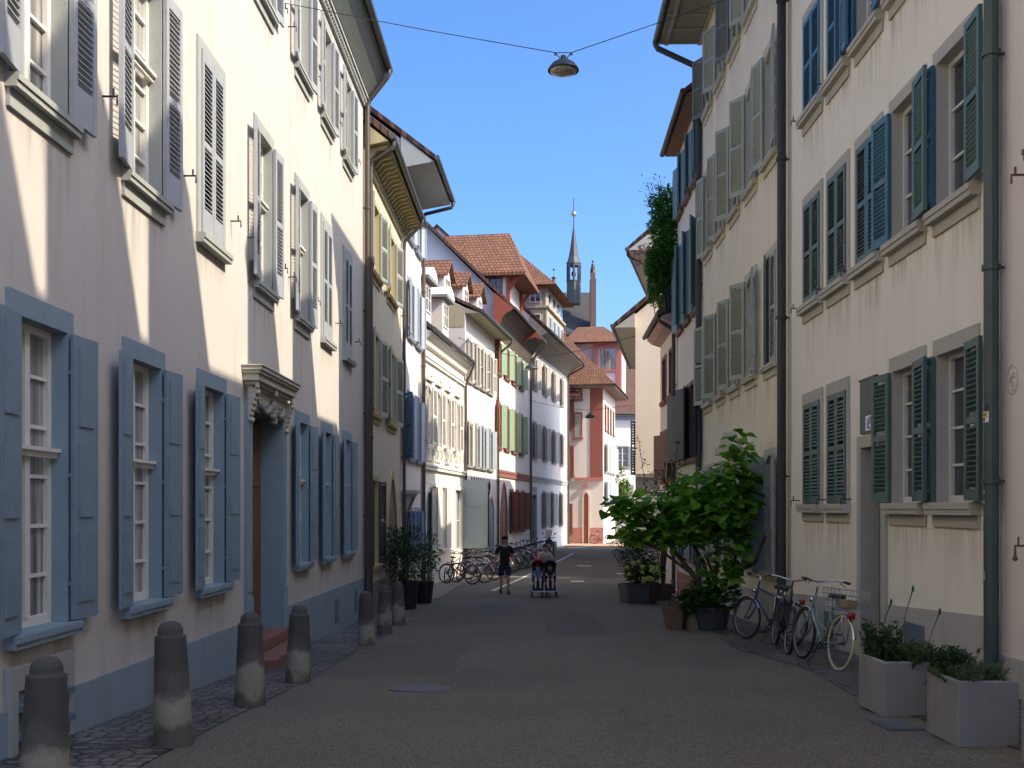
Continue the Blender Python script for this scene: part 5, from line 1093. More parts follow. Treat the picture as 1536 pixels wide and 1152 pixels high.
wire('wire of the far lamp before the corner house', [(.5, 62, 6.2 + CAM), (2.2, 62, 5.8 + CAM), (3.76, 62, 5.68 + CAM), (8, 62, 6.2 + CAM)], .012)

# ---------------------------------------------------------------- things in the road surface
x, y = (630 - CX) / FOC * 11.4, 11.35
mh = empty('manhole_cover', (x, y, gz(x, y)), 0, 'round cast iron manhole cover in the asphalt', 'manhole cover'); b = MB(); b.lathe([(.33, -.03), (.33, .006), (.31, .009), (.29, .006), (.01, .006)], 36); b.build('frame', metal('worn_iron', (.12, .12, .12), .65, .25), mh); b = MB()
for i in range(-6, 7):
    for j in range(-6, 7):
        if i * i + j * j < 38: b.box(i * .042 - .013, i * .042 + .013, j * .042 - .013, j * .042 + .013, .005, .010)
b.build('stud', metal('worn_iron_stud', (.17, .17, .165), .6, .25), mh); mh.rotation_euler.x = math.atan2(gz(x, y + .3) - gz(x, y - .3), .6)
def grate(name, label, x, y, lx, ly, n):
    r = empty(name, (x, y, gz(x, y) + .009), 0, label, 'drain'); b = MB(); b.box(-lx / 2, lx / 2, -ly / 2, ly / 2, -.03, .004); b.build('frame', metal('worn_iron', (.2, .21, .22)), r); b = MB()
    for k in range(n): q = -ly / 2 + ly * (k + .3) / n; b.box(-lx / 2 + .02, lx / 2 - .02, q, q + ly / n * .45, .005, .012)
    b.build('bar', metal('worn_iron_stud', (.26, .27, .28)), r); r.rotation_euler.x = math.atan2(gz(x, y + .3) - gz(x, y - .3), .6)
grate('drain_grate', 'iron drain grate between the two concrete planters', 2.82, 8.12, .26, .5, 9)
M_MARK = mat('worn_white_paint', (.55, .55, .52), .8, .15, 6)
def mark(pts, label=None):
    return strip('road_marking', pts, .006, M_MARK)
for px, y, w in ((876, 49.3, .33), (866, 38.8, .24), (931, 43.5, .16), (952, 37.5, .16)):
    X = (px - CX) / FOC * y; mark([(X - w, X + w, y - .35), (X - w, X + w, y + .35)])
mark([(-.78 + .137 * (t - 36) - .07, -.78 + .137 * (t - 36) + .07, t) for t in range(34, 63, 2)])
mark([((850 - CX) / FOC * 70 - .1, (850 - CX) / FOC * 70 + .3, 69), ((910 - CX) / FOC * 74 - .1, (910 - CX) / FOC * 74 + .3, 74)])
for a, c in (((640, 34.5), (672, 33.2)), ((695, 31.8), (750, 31.8))):
    pass
# ================================================================ bicycles
M_TYRE = mat('black_rubber', (.02, .02, .02), .85, .1, 10); M_RIM = metal('brushed_alloy', (.22, .22, .23), .35, .9); M_CHROME = metal('chrome', (.6, .6, .6), .18, 1); M_BLK = mat('black_plastic', (.02, .02, .022), .5); M_REFL = mat('red_reflector', (.42, .01, .02), .25); M_CREAM = mat('cream_rubber', (.55, .46, .28), .7)
_bk = {}
def bike_meshes(style):
    if style in _bk: return _bk[style]
    d = {}; rh, fh = (-.53, 0, .345), (.56, 0, .345)
    b = MB(); b.torus((0, 0, 0), .325, .021, 40, 7); d['tyre'] = b
    b = MB(); b.torus((0, 0, 0), .302, .010, 40, 6, rz=.014); d['rim'] = b
    b = MB(); b.tube([(0, -.045, 0), (0, .045, 0)], .022, 8)
    for k in range(24):
        a = 2 * math.pi * k / 24; s = 1 if k % 2 else -1; b.tube([(.02 * math.cos(a + .6), s * .03, .02 * math.sin(a + .6)), (.298 * math.cos(a), 0, .298 * math.sin(a))], .0018, 3, cap=False)
    d['wheel'] = b
    bb = (-.06, 0, .29); st = (-.20, 0, .74); ht = (.33, 0, .90); hb = (.375, 0, .68)
    b = MB(); b.tube([bb, st], .016, 8); b.tube([ht, hb], .02, 8)
    if style == 'step': b.tube([hb, (.25, 0, .52), (.08, 0, .36), bb], .021, 8); b.tube([(.345, 0, .82), (.15, 0, .52), (-.1, 0, .45)], .014, 8)
    else: b.tube([hb, bb], .019, 8); b.tube([(.34, 0, .85), (-.19, 0, .71)], .016, 8)
    for s in (-1, 1): b.tube([(-.195, s * .03, .69), (-.53, s * .06, .345)], .008, 6); b.tube([(-.06, s * .035, .29), (-.53, s * .06, .345)], .009, 6)
    d['frame'] = b
    b = MB(); b.tube([(.37, 0, .70), (.385, 0, .66)], .02, 8)
    for s in (-1, 1): b.tube([(.385, s * .04, .67), (.43, s * .055, .52), (.56, s * .05, .345)], .011, 6)
    d['fork'] = b
    b = MB(); b.tube([(.33, 0, .88), (.305, 0, 1.02), (.33, 0, 1.04)], .013, 8)
    if style == 'step': b.tube([(.06, -.30, 1.07), (.16, -.29, 1.08), (.28, -.2, 1.08), (.34, 0, 1.04), (.28, .2, 1.08), (.16, .29, 1.08), (.06, .30, 1.07)], .012, 8)
    else: b.tube([(.22, -.30, 1.06), (.31, -.15, 1.06), (.33, 0, 1.04), (.31, .15, 1.06), (.22, .30, 1.06)], .012, 8)
    d['handlebar'] = b
    b = MB(); x0, x1 = (.03, .16) if style == 'step' else (.18, .26)
    for s in (-1, 1): b.tube([(x0, s * .302, 1.068), (x1, s * .29, 1.078)], .018, 8); b.tube([(x1 + .04, s * .25, 1.06), (x0 + .05, s * .27, 1.02)], .006, 5)
    d['grip'] = b
    b = MB(); b.tube([(-.20, 0, .72), (-.225, 0, .90)], .013, 8); d['seat_post'] = b
    b = MB(); pts = [(-.37, .075, .93), (-.30, .09, .935), (-.2, .05, .925), (-.08, .022, .915), (-.05, 0, .91), (-.08, -.022, .915), (-.2, -.05, .925), (-.30, -.09, .935), (-.37, -.075, .93), (-.385, 0, .935)]; b.ext([(p[0], p[1], p[2] - .05) for p in pts], (0, 0, .05)); d['saddle'] = b
    b = MB(); b.tube([(-.06, -.06, .29), (-.06, .06, .29)], .022, 8); b.torus((-.06, .055, .29), .08, .006, 20, 5); b.tube([(-.06, .06, .29), (.02, .075, .16)], .009, 6); b.tube([(-.06, -.06, .29), (-.14, -.075, .42)], .009, 6)
    b.box(-.02, .06, .08, .17, .15, .17); b.box(-.18, -.1, -.17, -.08, .41, .43); b.tube([(-.06, .055, .37), (-.53, .055, .385)], .004, 4); b.tube([(-.06, .055, .21), (-.53, .055, .305)], .004, 4); d['crankset'] = b
    for nm, a0, a1 in (('rear_mudguard', .15, 2.9), ('front_mudguard', .55, 2.6)): b = MB(); b.torus((0, 0, 0), .352, .006, 24, 6, a0, a1, rz=.026); d[nm] = b
    b = MB()
    for s in (-.055, .055): b.tube([(-.28, s, .74), (-.70, s, .74)], .006, 5); b.tube([(-.62, s, .74), (-.53, s * 1.3, .36)], .006, 5)
    for k in range(4): b.tube([(-.34 - .11 * k, -.055, .74), (-.34 - .11 * k, .055, .74)], .005, 5)
    d['rack'] = b
    b = MB(); b.tube([(-.12, .05, .28), (-.08, .20, .02)], .009, 5); d['kickstand'] = b
    b = MB(); b.box(-.735, -.70, -.045, .045, .66, .73); d['rear_lamp'] = b
    b = MB(); b.tube([(.40, 0, .80), (.45, 0, .80)], .035, 10); d['head_lamp'] = b
    _bk[style] = (d, rh, fh); return _bk[style]
_bkm = {}
def bicycle(x, y, heading, lean, style, frame_m, label, rack=True, basket=False, cream=False, name='bicycle', group='parked bicycles', scale=1, lamp=True, guard=M_CHROME):
    d, rh, fh = bike_meshes(style); r = empty(name, (x, y, gz(x, y) + .012), 0, label, 'bicycle', group); r.rotation_mode = 'XYZ'; r.rotation_euler = (R(lean), 0, R(heading)); r.scale = (scale,) * 3
    def pt(nm, m, parent=r, loc=None, nm2=None):
        k = (style, nm, m.name)
        if k not in _bkm: _bkm[k] = d[nm].mesh(nm, m, smooth=True)
        o = link(nm2 or nm, _bkm[k], parent)
        if loc: o.location = loc
        return o
    for loc, t in ((rh, cream), (fh, False)): w = pt('wheel', M_RIM, r, loc); pt('tyre', M_CREAM if t else M_TYRE, w); pt('rim', M_RIM, w)
    f = pt('frame', frame_m); pt('fork', frame_m); hb = pt('handlebar', M_CHROME); pt('grip', M_BLK, hb); pt('saddle', M_BLK); pt('seat_post', M_CHROME); pt('crankset', M_BLK); pt('kickstand', M_BLK)
    pt('rear_mudguard', guard, r, rh, 'mudguard'); pt('front_mudguard', guard, r, fh, 'mudguard')
    if rack: pt('rack', M_CHROME); pt('rear_lamp', M_REFL)
    if lamp: pt('head_lamp', M_CHROME)
    if basket:
        b = MB(); x0, x1, y0, y1, z0, z1 = -.74, -.28, -.18, .18, .77, 1.0
        for k in range(10):
            q = x0 + (x1 - x0) * k / 9; b.tube([(q, y0 - .02, z1), (q, y0, z0), (q, y1, z0), (q, y1 + .02, z1)], .0028, 4)
        for k in range(8):
            q = y0 + (y1 - y0) * k / 7; b.tube([(x0 - .02, q, z1), (x0, q, z0), (x1, q, z0), (x1 + .02, q, z1)], .0028, 4)
        for z in (z0, z0 + .08, z0 + .16, z1): e = .02 * (z - z0) / (z1 - z0); b.tube([(x0 - e, y0 - e, z), (x1 + e, y0 - e, z), (x1 + e, y1 + e, z), (x0 - e, y1 + e, z), (x0 - e, y0 - e, z)], .0045, 5)
        bk = b.build('basket', M_CHROME, r); b = MB(); b.box(-.6, -.32, -.12, .02, .785, .88); b.build('wooden_box', mat('pale_wood', (.35, .24, .13), .8, .15, 6), bk)
    return r
C_MINT = paint('sage_green_bike_paint', (.20, .29, .25), .35); C_BLUE = paint('navy_bike_paint', (.025, .045, .11), .35); C_BLACK = paint('black_bike_paint', (.015, .015, .018), .35); C_SIL = metal('silver_bike_paint', (.45, .45, .46), .35, .6); C_RED = paint('red_bike_paint', (.30, .03, .025), .35); C_WHT = paint('white_bike_paint', (.55, .55, .53), .35); C_LIME = paint('lime_bike_paint', (.25, .38, .04), .4)
bicycle(3.56, 12.92, 99, 7, 'step', C_MINT, 'sage green step through bicycle with a wire basket on its rear rack', scale=.95, basket=True, cream=True, group='bicycles leaning by the beige house')
bicycle(3.56, 14.9, -94, -7, 'step', C_BLACK, 'black bicycle parked in the middle of the three by the beige house', group='bicycles leaning by the beige house', lamp=False, guard=M_BLK, scale=.96)
bicycle(3.68, 16.2, 117, 6, 'diamond', C_BLUE, 'dark blue bicycle farthest of the three, with a red tail lamp', group='bicycles leaning by the beige house', scale=.96)
bicycle(3.05, 21.3, 100, 8, 'diamond', C_RED, "small child's bicycle standing behind the small square brown pot by the fig tree", scale=.72, rack=False, group='bicycles on the right')
LB = [(-2.62, 38.6, 70, 'diamond', C_BLACK, 'black bicycle leaning alone below the pale blue shop panel'), (-1.95, 38.0, 160, 'diamond', C_SIL, 'silver bicycle parked first in the row beside the walking man'), (-1.65, 39.4, 155, 'step', C_WHT, 'white bicycle parked second in the row behind the silver one'), (-1.35, 41.0, 160, 'diamond', C_BLUE, 'navy bicycle parked third in the row'),
      (-1.25, 42.4, 150, 'diamond', C_SIL, 'silver bicycle parked fourth in the row'), (-.7, 46.5, 165, 'diamond', C_LIME, 'lime green bicycle parked beyond the walking man'), (-.45, 48.2, 160, 'step', C_BLUE, 'dark blue step through bicycle parked past the lime green one'), (-.15, 50.0, 165, 'diamond', C_BLACK, 'black bicycle in the far row under the red trimmed house'),
      (.05, 52.0, 160, 'step', C_BLACK, 'black step through bicycle in the far row above the child buggy'), (.35, 54.2, 160, 'diamond', C_BLUE, 'blue bicycle in the far row near its end'), (.65, 56.5, 155, 'diamond', C_SIL, 'silver bicycle last but one in the far row')]
LB += [(-2.3, 37.2, 150, 'step', C_BLACK, 'black step through bicycle standing crosswise before the silver one'), (-1.75, 43.6, 158, 'diamond', C_RED, 'red bicycle close to the iron window grilles'), (-1.0, 44.3, 150, 'step', C_BLACK, 'black bicycle in the row just past the navy one'), (-.95, 45.4, 160, 'diamond', C_WHT, 'white bicycle half hidden behind the walking man'), (-.35, 47.3, 155, 'diamond', C_BLACK, 'black bicycle between the lime green and dark blue ones'),
       (.2, 51.0, 158, 'diamond', C_SIL, 'silver bicycle in the far row left of the buggy'), (.2, 53.1, 162, 'diamond', C_BLUE, 'navy bicycle in the far row behind the silver one'), (.55, 55.3, 158, 'step', C_WHT, 'white step through bicycle near the end of the far row')]
for i, (x, y, a, st, m, lab) in enumerate(LB): bicycle(x, y, a, 5 if i else 9, st, m, lab, group='bicycles parked on the left', lamp=False, basket=False)
bicycle(5.35, 75.0, 5, 8, 'step', C_RED, 'reddish bicycle leaning at the sunlit pink wall at the far end', group='far bicycles')
# motor scooter at the end of the row
sx, sy = 1.35, 57.5; r = empty('motor_scooter', (sx, sy, gz(sx, sy)), R(-105), 'dark motor scooter parked at the far end of the bicycle row', 'scooter'); NAVY = paint('navy_scooter_paint', (.02, .03, .06), .3)
b = MB(); b.ext([(-.75, -.16, .35), (-.2, -.16, .28), (-.15, -.16, .62), (-.3, -.16, .75), (-.85, -.16, .72), (-.9, -.16, .55)], (0, .32, 0)); b.box(-.25, .28, -.16, .16, .24, .30); b.ext([(.25, -.2, .28), (.42, -.2, .30), (.36, -.2, .95), (.28, -.2, .98)], (0, .4, 0)); b.build('body', NAVY, r, bevel=.03)
b = MB(); b.ext([(-.9, -.14, .74), (-.2, -.14, .72), (-.25, -.14, .82), (-.85, -.14, .84)], (0, .28, 0)); b.build('seat', M_BLK, r, bevel=.02)
for wx_ in (-.6, .58): b = MB(); b.torus((0, 0, 0), .17, .055, 24, 8); w = b.build('wheel', M_TYRE, r, smooth=True); w.location = (wx_, 0, .225); b = MB(); b.tube([(0, -.03, 0), (0, .03, 0)], .12, 16); b.build('rim', M_RIM, w)
b = MB(); b.tube([(.3, 0, .95), (.28, 0, 1.05)], .03, 8); b.tube([(.2, -.33, 1.08), (.29, -.1, 1.06), (.29, .1, 1.06), (.2, .33, 1.08)], .016, 8); b.ball((.35, 0, 1.02), (.09, .12, .09), 12, 8); hb = b.build('handlebar', M_BLK, r)
for s in (-1, 1): b = MB(); b.tube([(.26, s * .2, 1.08), (.28, s * .3, 1.25)], .006, 5); b.ball((.28, s * .32, 1.29), (.015, .06, .04), 8, 6); b.build('mirror', M_BLK, hb)
b = MB(); b.ball((.43, 0, 1.02), (.03, .07, .06), 10, 8); b.build('headlight', mat('clear_lamp_glass', (.3, .28, .22)), r); b = MB(); b.ext([(.46, -.15, 1.1), (.46, .15, 1.1), (.3, .2, 1.5), (.3, -.2, 1.5)], (.006, 0, 0)); b.build('windscreen', mat('clear_plastic', (.35, .38, .36), .15), r)
# ================================================================ people and buggy
def skin(nodes, edges, name, m, parent, sub=2, extra=None, root=0):
    """grow one continuous surface round a joint skeleton; extra(MB) adds fingers, ears and the like to the same mesh"""
    keys = list(nodes); me = bpy.data.meshes.new('tmp'); me.from_pydata([nodes[k][0] for k in keys], [(keys.index(a), keys.index(c)) for a, c in edges], [])
    o = bpy.data.objects.new('tmp', me); COL.objects.link(o); o.modifiers.new('s', 'SKIN'); sb = o.modifiers.new('d', 'SUBSURF'); sb.levels = sub; sb.render_levels = sub
    for i, k in enumerate(keys):
        v = me.skin_vertices[0].data[i]; r = nodes[k][1]; v.radius = r if isinstance(r, tuple) else (r, r); v.use_root = (i == root)
    bpy.context.view_layer.update(); ev = o.evaluated_get(bpy.context.evaluated_depsgraph_get()); mm = ev.to_mesh()
    b = MB(); b.v = [tuple(v.co) for v in mm.vertices]; b.f = [tuple(p.vertices) for p in mm.polygons]; ev.to_mesh_clear(); bpy.data.objects.remove(o); bpy.data.meshes.remove(me)
    if extra: extra(b)
    return b.build(name, m, parent, smooth=True)
SKIN = mat('skin', (.50, .29, .20), .6, .06, 8, spec=.4); SKIN2 = mat('fair_skin', (.58, .38, .29), .6, .05, 8)
def hand(b, w, d, s=1, side=1):
    """palm, four unequal curled fingers and a thumb hanging from the wrist point w along direction d"""
    w = Vector(w); d = Vector(d).normalized(); f = Vector((0, -1, 0)); f = (f - d * f.dot(d)).normalized(); l = d.cross(f)
    M = Matrix((f, l * .4, d)).transposed()
    b.tube([w - d * .01, w + d * .03 * s, w + d * .085 * s], [.024 * s, .034 * s, .030 * s], 10)
    for i, ln in enumerate((.070, .080, .075, .058)):
        p0 = w + d * .08 * s + f * (.026 - .0175 * i) * s; b.tube([p0, p0 + d * ln * .5 * s - l * side * .006, p0 + d * ln * .9 * s - l * side * .03 * s], [.0088 * s, .0082 * s, .0065 * s], 6)
    p0 = w + d * .03 * s + f * .026 * s; b.tube([p0, p0 + d * .035 * s + f * .02 * s, p0 + d * .066 * s + f * .018 * s - l * side * .012], [.011 * s, .010 * s, .008 * s], 6)
def face(b, c, r, fwd=(0, -1, 0)):
    c = Vector(c); f = Vector(fwd).normalized(); l = Vector((-f.y, f.x, 0)).normalized()
    b.ext([tuple(c + f * r * .86 + l * .012 + Vector((0, 0, -.03))), tuple(c + f * r * .86 - l * .012 + Vector((0, 0, -.03))), tuple(c + f * r * .9 + Vector((0, 0, .025)))], tuple(f * .022))
    for s in (-1, 1): b.ball(tuple(c + l * s * r * .80 - f * .005), (.014, .022, .032), 8, 6)
def facebits(parent, c, r, fwd=(0, -1, 0)):
    c = Vector(c); f = Vector(fwd).normalized(); l = Vector((-f.y, f.x, 0)); b = MB()
    for s in (-1, 1): b.ball(tuple(c + f * r * .90 + l * s * .032 + Vector((0, 0, .018))), (.013, .010, .008), 8, 6); b.box(c.x + s * .032 - .018, c.x + s * .032 + .018, c.y - r * .93, c.y - r * .86, c.z + .036, c.z + .043)
    b.build('eyes', mat('dark_eye', (.02, .015, .012), .3), parent); b = MB(); b.ball(tuple(c + f * r * .90 + Vector((0, 0, -.055))), (.024, .010, .007), 8, 6); b.build('mouth', mat('lip', (.35, .12, .10)), parent)
# --- man in black, walking towards the camera
mx, my = -.63, 32.6; man = empty('person', (mx, my, gz(mx, my)), R(4), 'man in a black t-shirt and dark navy shorts walking down the street', 'person')
ND = {'pel': ((0, 0, .93), (.135, .10)), 'wa': ((0, 0, 1.08), (.135, .095)), 'ch': ((0, .0, 1.28), (.165, .11)), 'sh': ((0, .01, 1.42), (.12, .085)), 'nk': ((0, 0, 1.52), .055), 'hd0': ((0, -.012, 1.60), (.070, .082)), 'hd1': ((0, -.012, 1.68), (.078, .092)), 'hd2': ((0, 0, 1.745), (.05, .06)),
      'slL': ((.19, .01, 1.41), .062), 'elL': ((.265, .03, 1.14), .043), 'wrL': ((.285, -.05, .90), .028), 'slR': ((-.19, .01, 1.41), .062), 'elR': ((-.27, .04, 1.14), .043), 'wrR': ((-.30, -.02, .90), .028),
      'hpL': ((.095, 0, .86), .092), 'knL': ((.10, -.10, .48), .055), 'anL': ((.105, -.04, .10), .038), 'toL': ((.12, -.22, .04), .035), 'hpR': ((-.095, 0, .86), .092), 'knR': ((-.10, .01, .48), .055), 'anR': ((-.105, .16, .13), .038), 'toR': ((-.115, .02, .04), .035)}
ED = [('pel', 'wa'), ('wa', 'ch'), ('ch', 'sh'), ('sh', 'nk'), ('nk', 'hd0'), ('hd0', 'hd1'), ('hd1', 'hd2'), ('sh', 'slL'), ('slL', 'elL'), ('elL', 'wrL'), ('sh', 'slR'), ('slR', 'elR'), ('elR', 'wrR'), ('pel', 'hpL'), ('hpL', 'knL'), ('knL', 'anL'), ('anL', 'toL'), ('pel', 'hpR'), ('hpR', 'knR'), ('knR', 'anR'), ('anR', 'toR')]
def ex(b): hand(b, ND['wrL'][0], (.0, -.12, -1), 1, 1); hand(b, ND['wrR'][0], (-.05, -.05, -1), 1, -1); face(b, (0, -.012, 1.65), .095)
skin(ND, ED, 'body', SKIN, man, extra=ex); facebits(man, (0, -.012, 1.65), .098)
BT = mat('black_cotton', (.016, .016, .018), .9, .15, 10); NS = mat('navy_cotton', (.02, .025, .05), .9, .15, 10)
N2 = {'a': ((0, 0, .80), (.165, .135)), 'a1': ((0, 0, .93), (.168, .135)), 'b': ((0, 0, 1.08), (.160, .122)), 'c': ((0, 0, 1.28), (.182, .132)), 'd': ((0, .01, 1.43), (.125, .092)), 'l': ((.195, .01, 1.405), .082), 'l2': ((.245, .022, 1.22), .072), 'r': ((-.195, .01, 1.405), .082), 'r2': ((-.25, .028, 1.22), .072)}
skin(N2, [('a', 'a1'), ('a1', 'b'), ('b', 'c'), ('c', 'd'), ('d', 'l'), ('l', 'l2'), ('d', 'r'), ('r', 'r2')], 'shirt', BT, man)
N3 = {'a': ((0, 0, .98), (.150, .118)), 'p': ((0, 0, .90), (.150, .118)), 'l': ((.098, -.01, .82), .108), 'l2': ((.112, -.085, .54), .098), 'r': ((-.098, 0, .82), .108), 'r2': ((-.112, .01, .54), .098)}
skin(N3, [('a', 'p'), ('p', 'l'), ('l', 'l2'), ('p', 'r'), ('r', 'r2')], 'shorts', NS, man)
HAIR = mat('dark_brown_hair', (.045, .025, .018), .7, .2, 30, bump=.5, bscale=80); b = MB(); b.ball((0, .018, 1.70), (.098, .112, .098), 16, 10); b.ball((0, .05, 1.62), (.088, .07, .10), 14, 8)
for s in (-1, 1): b.ball((s * .07, -.02, 1.72), (.035, .075, .05), 10, 6)
b.ball((0, -.07, 1.755), (.075, .045, .035), 12, 6); b.build('hair', HAIR, man, smooth=True)
for k, (x, y, z) in enumerate(((.115, -.12, .0), (-.112, .10, .03))): b = MB(); b.ball((x, y - .03, z + .055), (.052, .135, .055), 14, 8); b.ball((x, y + .06, z + .09), (.048, .06, .06), 12, 8); b.build('shoe', M_BLK, man, smooth=True)
# --- woman pushing the buggy
wx2, wy2 = .60, 32.35; wo = empty('person', (wx2, wy2, gz(wx2, wy2)), 0, 'woman in a cream blouse with tied back hair leaning to push the double buggy', 'person')
NW = {'pel': ((0, .18, .84), (.135, .10)), 'wa': ((0, .12, .97), (.12, .09)), 'ch': ((0, .02, 1.12), (.145, .10)), 'sh': ((0, -.04, 1.24), (.105, .08)), 'nk': ((0, -.07, 1.32), .048), 'hd0': ((0, -.10, 1.385), (.062, .074)), 'hd1': ((0, -.10, 1.455), (.070, .082)), 'hd2': ((0, -.09, 1.51), (.045, .055)),
      'slL': ((.165, -.04, 1.225), .054), 'elL': ((.23, -.10, 1.02), .038), 'wrL': ((.19, -.33, .99), .026), 'slR': ((-.165, -.04, 1.225), .054), 'elR': ((-.23, -.10, 1.02), .038), 'wrR': ((-.19, -.33, .99), .026),
      'hpL': ((.09, .18, .78), .088), 'knL': ((.09, .05, .44), .055), 'anL': ((.09, .14, .09), .036), 'toL': ((.10, -.02, .04), .032), 'hpR': ((-.09, .18, .78), .088), 'knR': ((-.09, .20, .44), .055), 'anR': ((-.09, .36, .12), .036), 'toR': ((-.10, .22, .04), .032)}
def ex(b): hand(b, NW['wrL'][0], (0, -1, -.25), .9, 1); hand(b, NW['wrR'][0], (0, -1, -.25), .9, -1); face(b, (0, -.10, 1.43), .085)
skin(NW, ED, 'body', SKIN2, wo, extra=ex); facebits(wo, (0, -.10, 1.43), .088)
CB = mat('cream_blouse', (.52, .46, .36), .9, .1, 10); N2 = {'a': ((0, .17, .86), (.155, .125)), 'b': ((0, .12, .98), (.145, .115)), 'c': ((0, .02, 1.12), (.162, .122)), 'd': ((0, -.04, 1.235), (.10, .085)), 'l': ((.165, -.04, 1.222), .07), 'l2': ((.215, -.085, 1.08), .06), 'r': ((-.165, -.04, 1.222), .07), 'r2': ((-.215, -.085, 1.08), .06)}
skin(N2, [('a', 'b'), ('b', 'c'), ('c', 'd'), ('d', 'l'), ('l', 'l2'), ('d', 'r'), ('r', 'r2')], 'blouse', CB, wo)
N3 = {'p': ((0, .18, .84), (.145, .115)), 'l': ((.09, .17, .76), .10), 'l2': ((.092, .05, .44), .072), 'l3': ((.09, .13, .14), .055), 'r': ((-.09, .18, .76), .10), 'r2': ((-.092, .2, .44), .072), 'r3': ((-.09, .35, .16), .055)}
skin(N3, [('p', 'l'), ('l', 'l2'), ('l2', 'l3'), ('p', 'r'), ('r', 'r2'), ('r2', 'r3')], 'trousers', mat('grey_trousers', (.10, .10, .11), .9), wo)
b = MB(); b.ball((0, -.075, 1.475), (.083, .098, .078), 16, 10); b.ball((0, .0, 1.43), (.075, .06, .075), 12, 8); b.ball((0, .045, 1.47), (.04, .04, .04), 10, 6); b.build('hair', HAIR, wo, smooth=True)
for x, y in ((.098, -.02), (-.098, .22)): b = MB(); b.ball((x, y + .02, .05), (.045, .125, .05), 12, 8); b.build('shoe', mat('pale_trainer', (.5, .48, .44)), wo, smooth=True)
# --- double buggy, seats side by side
bx_, by_ = .55, 31.35; bg_ = empty('double_buggy', (bx_, by_, gz(bx_, by_)), 0, 'black double buggy with a red hood and a grey hood side by side', 'pushchair'); M_FAB = mat('black_fabric', (.018, .018, .02), .9, .1, 10); M_AL = metal('buggy_alloy', (.4, .4, .42), .35, .8)
b = MB()
for s in (-.36, 0, .36): b.tube([(s, -.42, .2), (s, .05, .5), (s, .55, .95)], .014, 6); b.tube([(s, .40, .2), (s, .05, .5)], .014, 6)
b.tube([(-.36, .55, .95), (-.36, .66, .99), (.36, .66, .99), (.36, .55, .95)], .016, 8); b.tube([(-.36, -.42, .2), (.36, -.42, .2)], .014, 6); b.tube([(-.36, .4, .2), (.36, .4, .2)], .014, 6); b.build('frame', M_AL, bg_)
b = MB(); b.box(-.34, .34, -.05, .36, .17, .2); b.box(-.34, .34, -.06, -.045, .17, .34); b.box(-.34, .34, .36, .375, .17, .34); b.build('basket', M_FAB, bg_)
for s in (-.36, .36, -.06, .06):
    for y_, rr in ((-.42, .095), (.42, .11)):
        if abs(s) < .1 and y_ > 0: continue
        b = MB(); b.torus((0, 0, 0), rr - .02, .024, 20, 7); w = b.build('wheel', M_TYRE, bg_, smooth=True); w.location = (s, y_, rr + .012); w.rotation_euler.z = R(90); b = MB(); b.tube([(0, -.015, 0), (0, .015, 0)], rr - .045, 12); b.build('rim', M_AL, w)
for s, m, nm in ((-.18, mat('red_hood_fabric', (.42, .012, .025), .8, .08, 8), 'red'), (.18, mat('grey_hood_fabric', (.10, .115, .15), .85, .08, 8), 'grey')):
    b = MB(); b.box(s - .15, s + .15, -.12, .2, .44, .48); b.ext([(s - .15, .18, .46), (s - .15, .30, .98), (s - .15, .26, .98), (s - .15, .13, .48)], (.30, 0, 0)); b.box(s - .15, s + .15, -.4, -.36, .22, .24); b.ext([(s - .13, -.12, .45), (s - .13, -.36, .24), (s - .13, -.34, .22), (s - .13, -.1, .43)], (.26, 0, 0)); st = b.build('seat', M_FAB, bg_, bevel=.01)
    for e in (-.155, .155): b = MB(); b.ext([(s + e - .006, -.08, .46), (s + e - .006, .2, .46), (s + e - .006, .3, .95), (s + e - .006, .1, .9)], (.012, 0, 0)); b.build('side_panel', M_FAB, st)
    # hood: quarter of a barrel vault, front rim forward
    b = MB(); n = 8; k = 10; V = []
    for i in range(n + 1):
        a = R(15 + 108 * i / n)
        for j in range(k + 1):
            t = math.pi * j / k; cx_ = -math.cos(t) * .175; rad = .16 + .16 * math.sin(t); V.append((s + cx_, .22 - math.cos(math.pi - a) * -1 * rad * -1, .80 + math.sin(a) * rad))
    b.add(V, [(i * (k + 1) + j, i * (k + 1) + j + 1, (i + 1) * (k + 1) + j + 1, (i + 1) * (k + 1) + j) for i in range(n) for j in range(k)])
    ho = b.build('hood', m, bg_, smooth=True); sd2 = ho.modifiers.new('t', 'SOLIDIFY'); sd2.thickness = .012
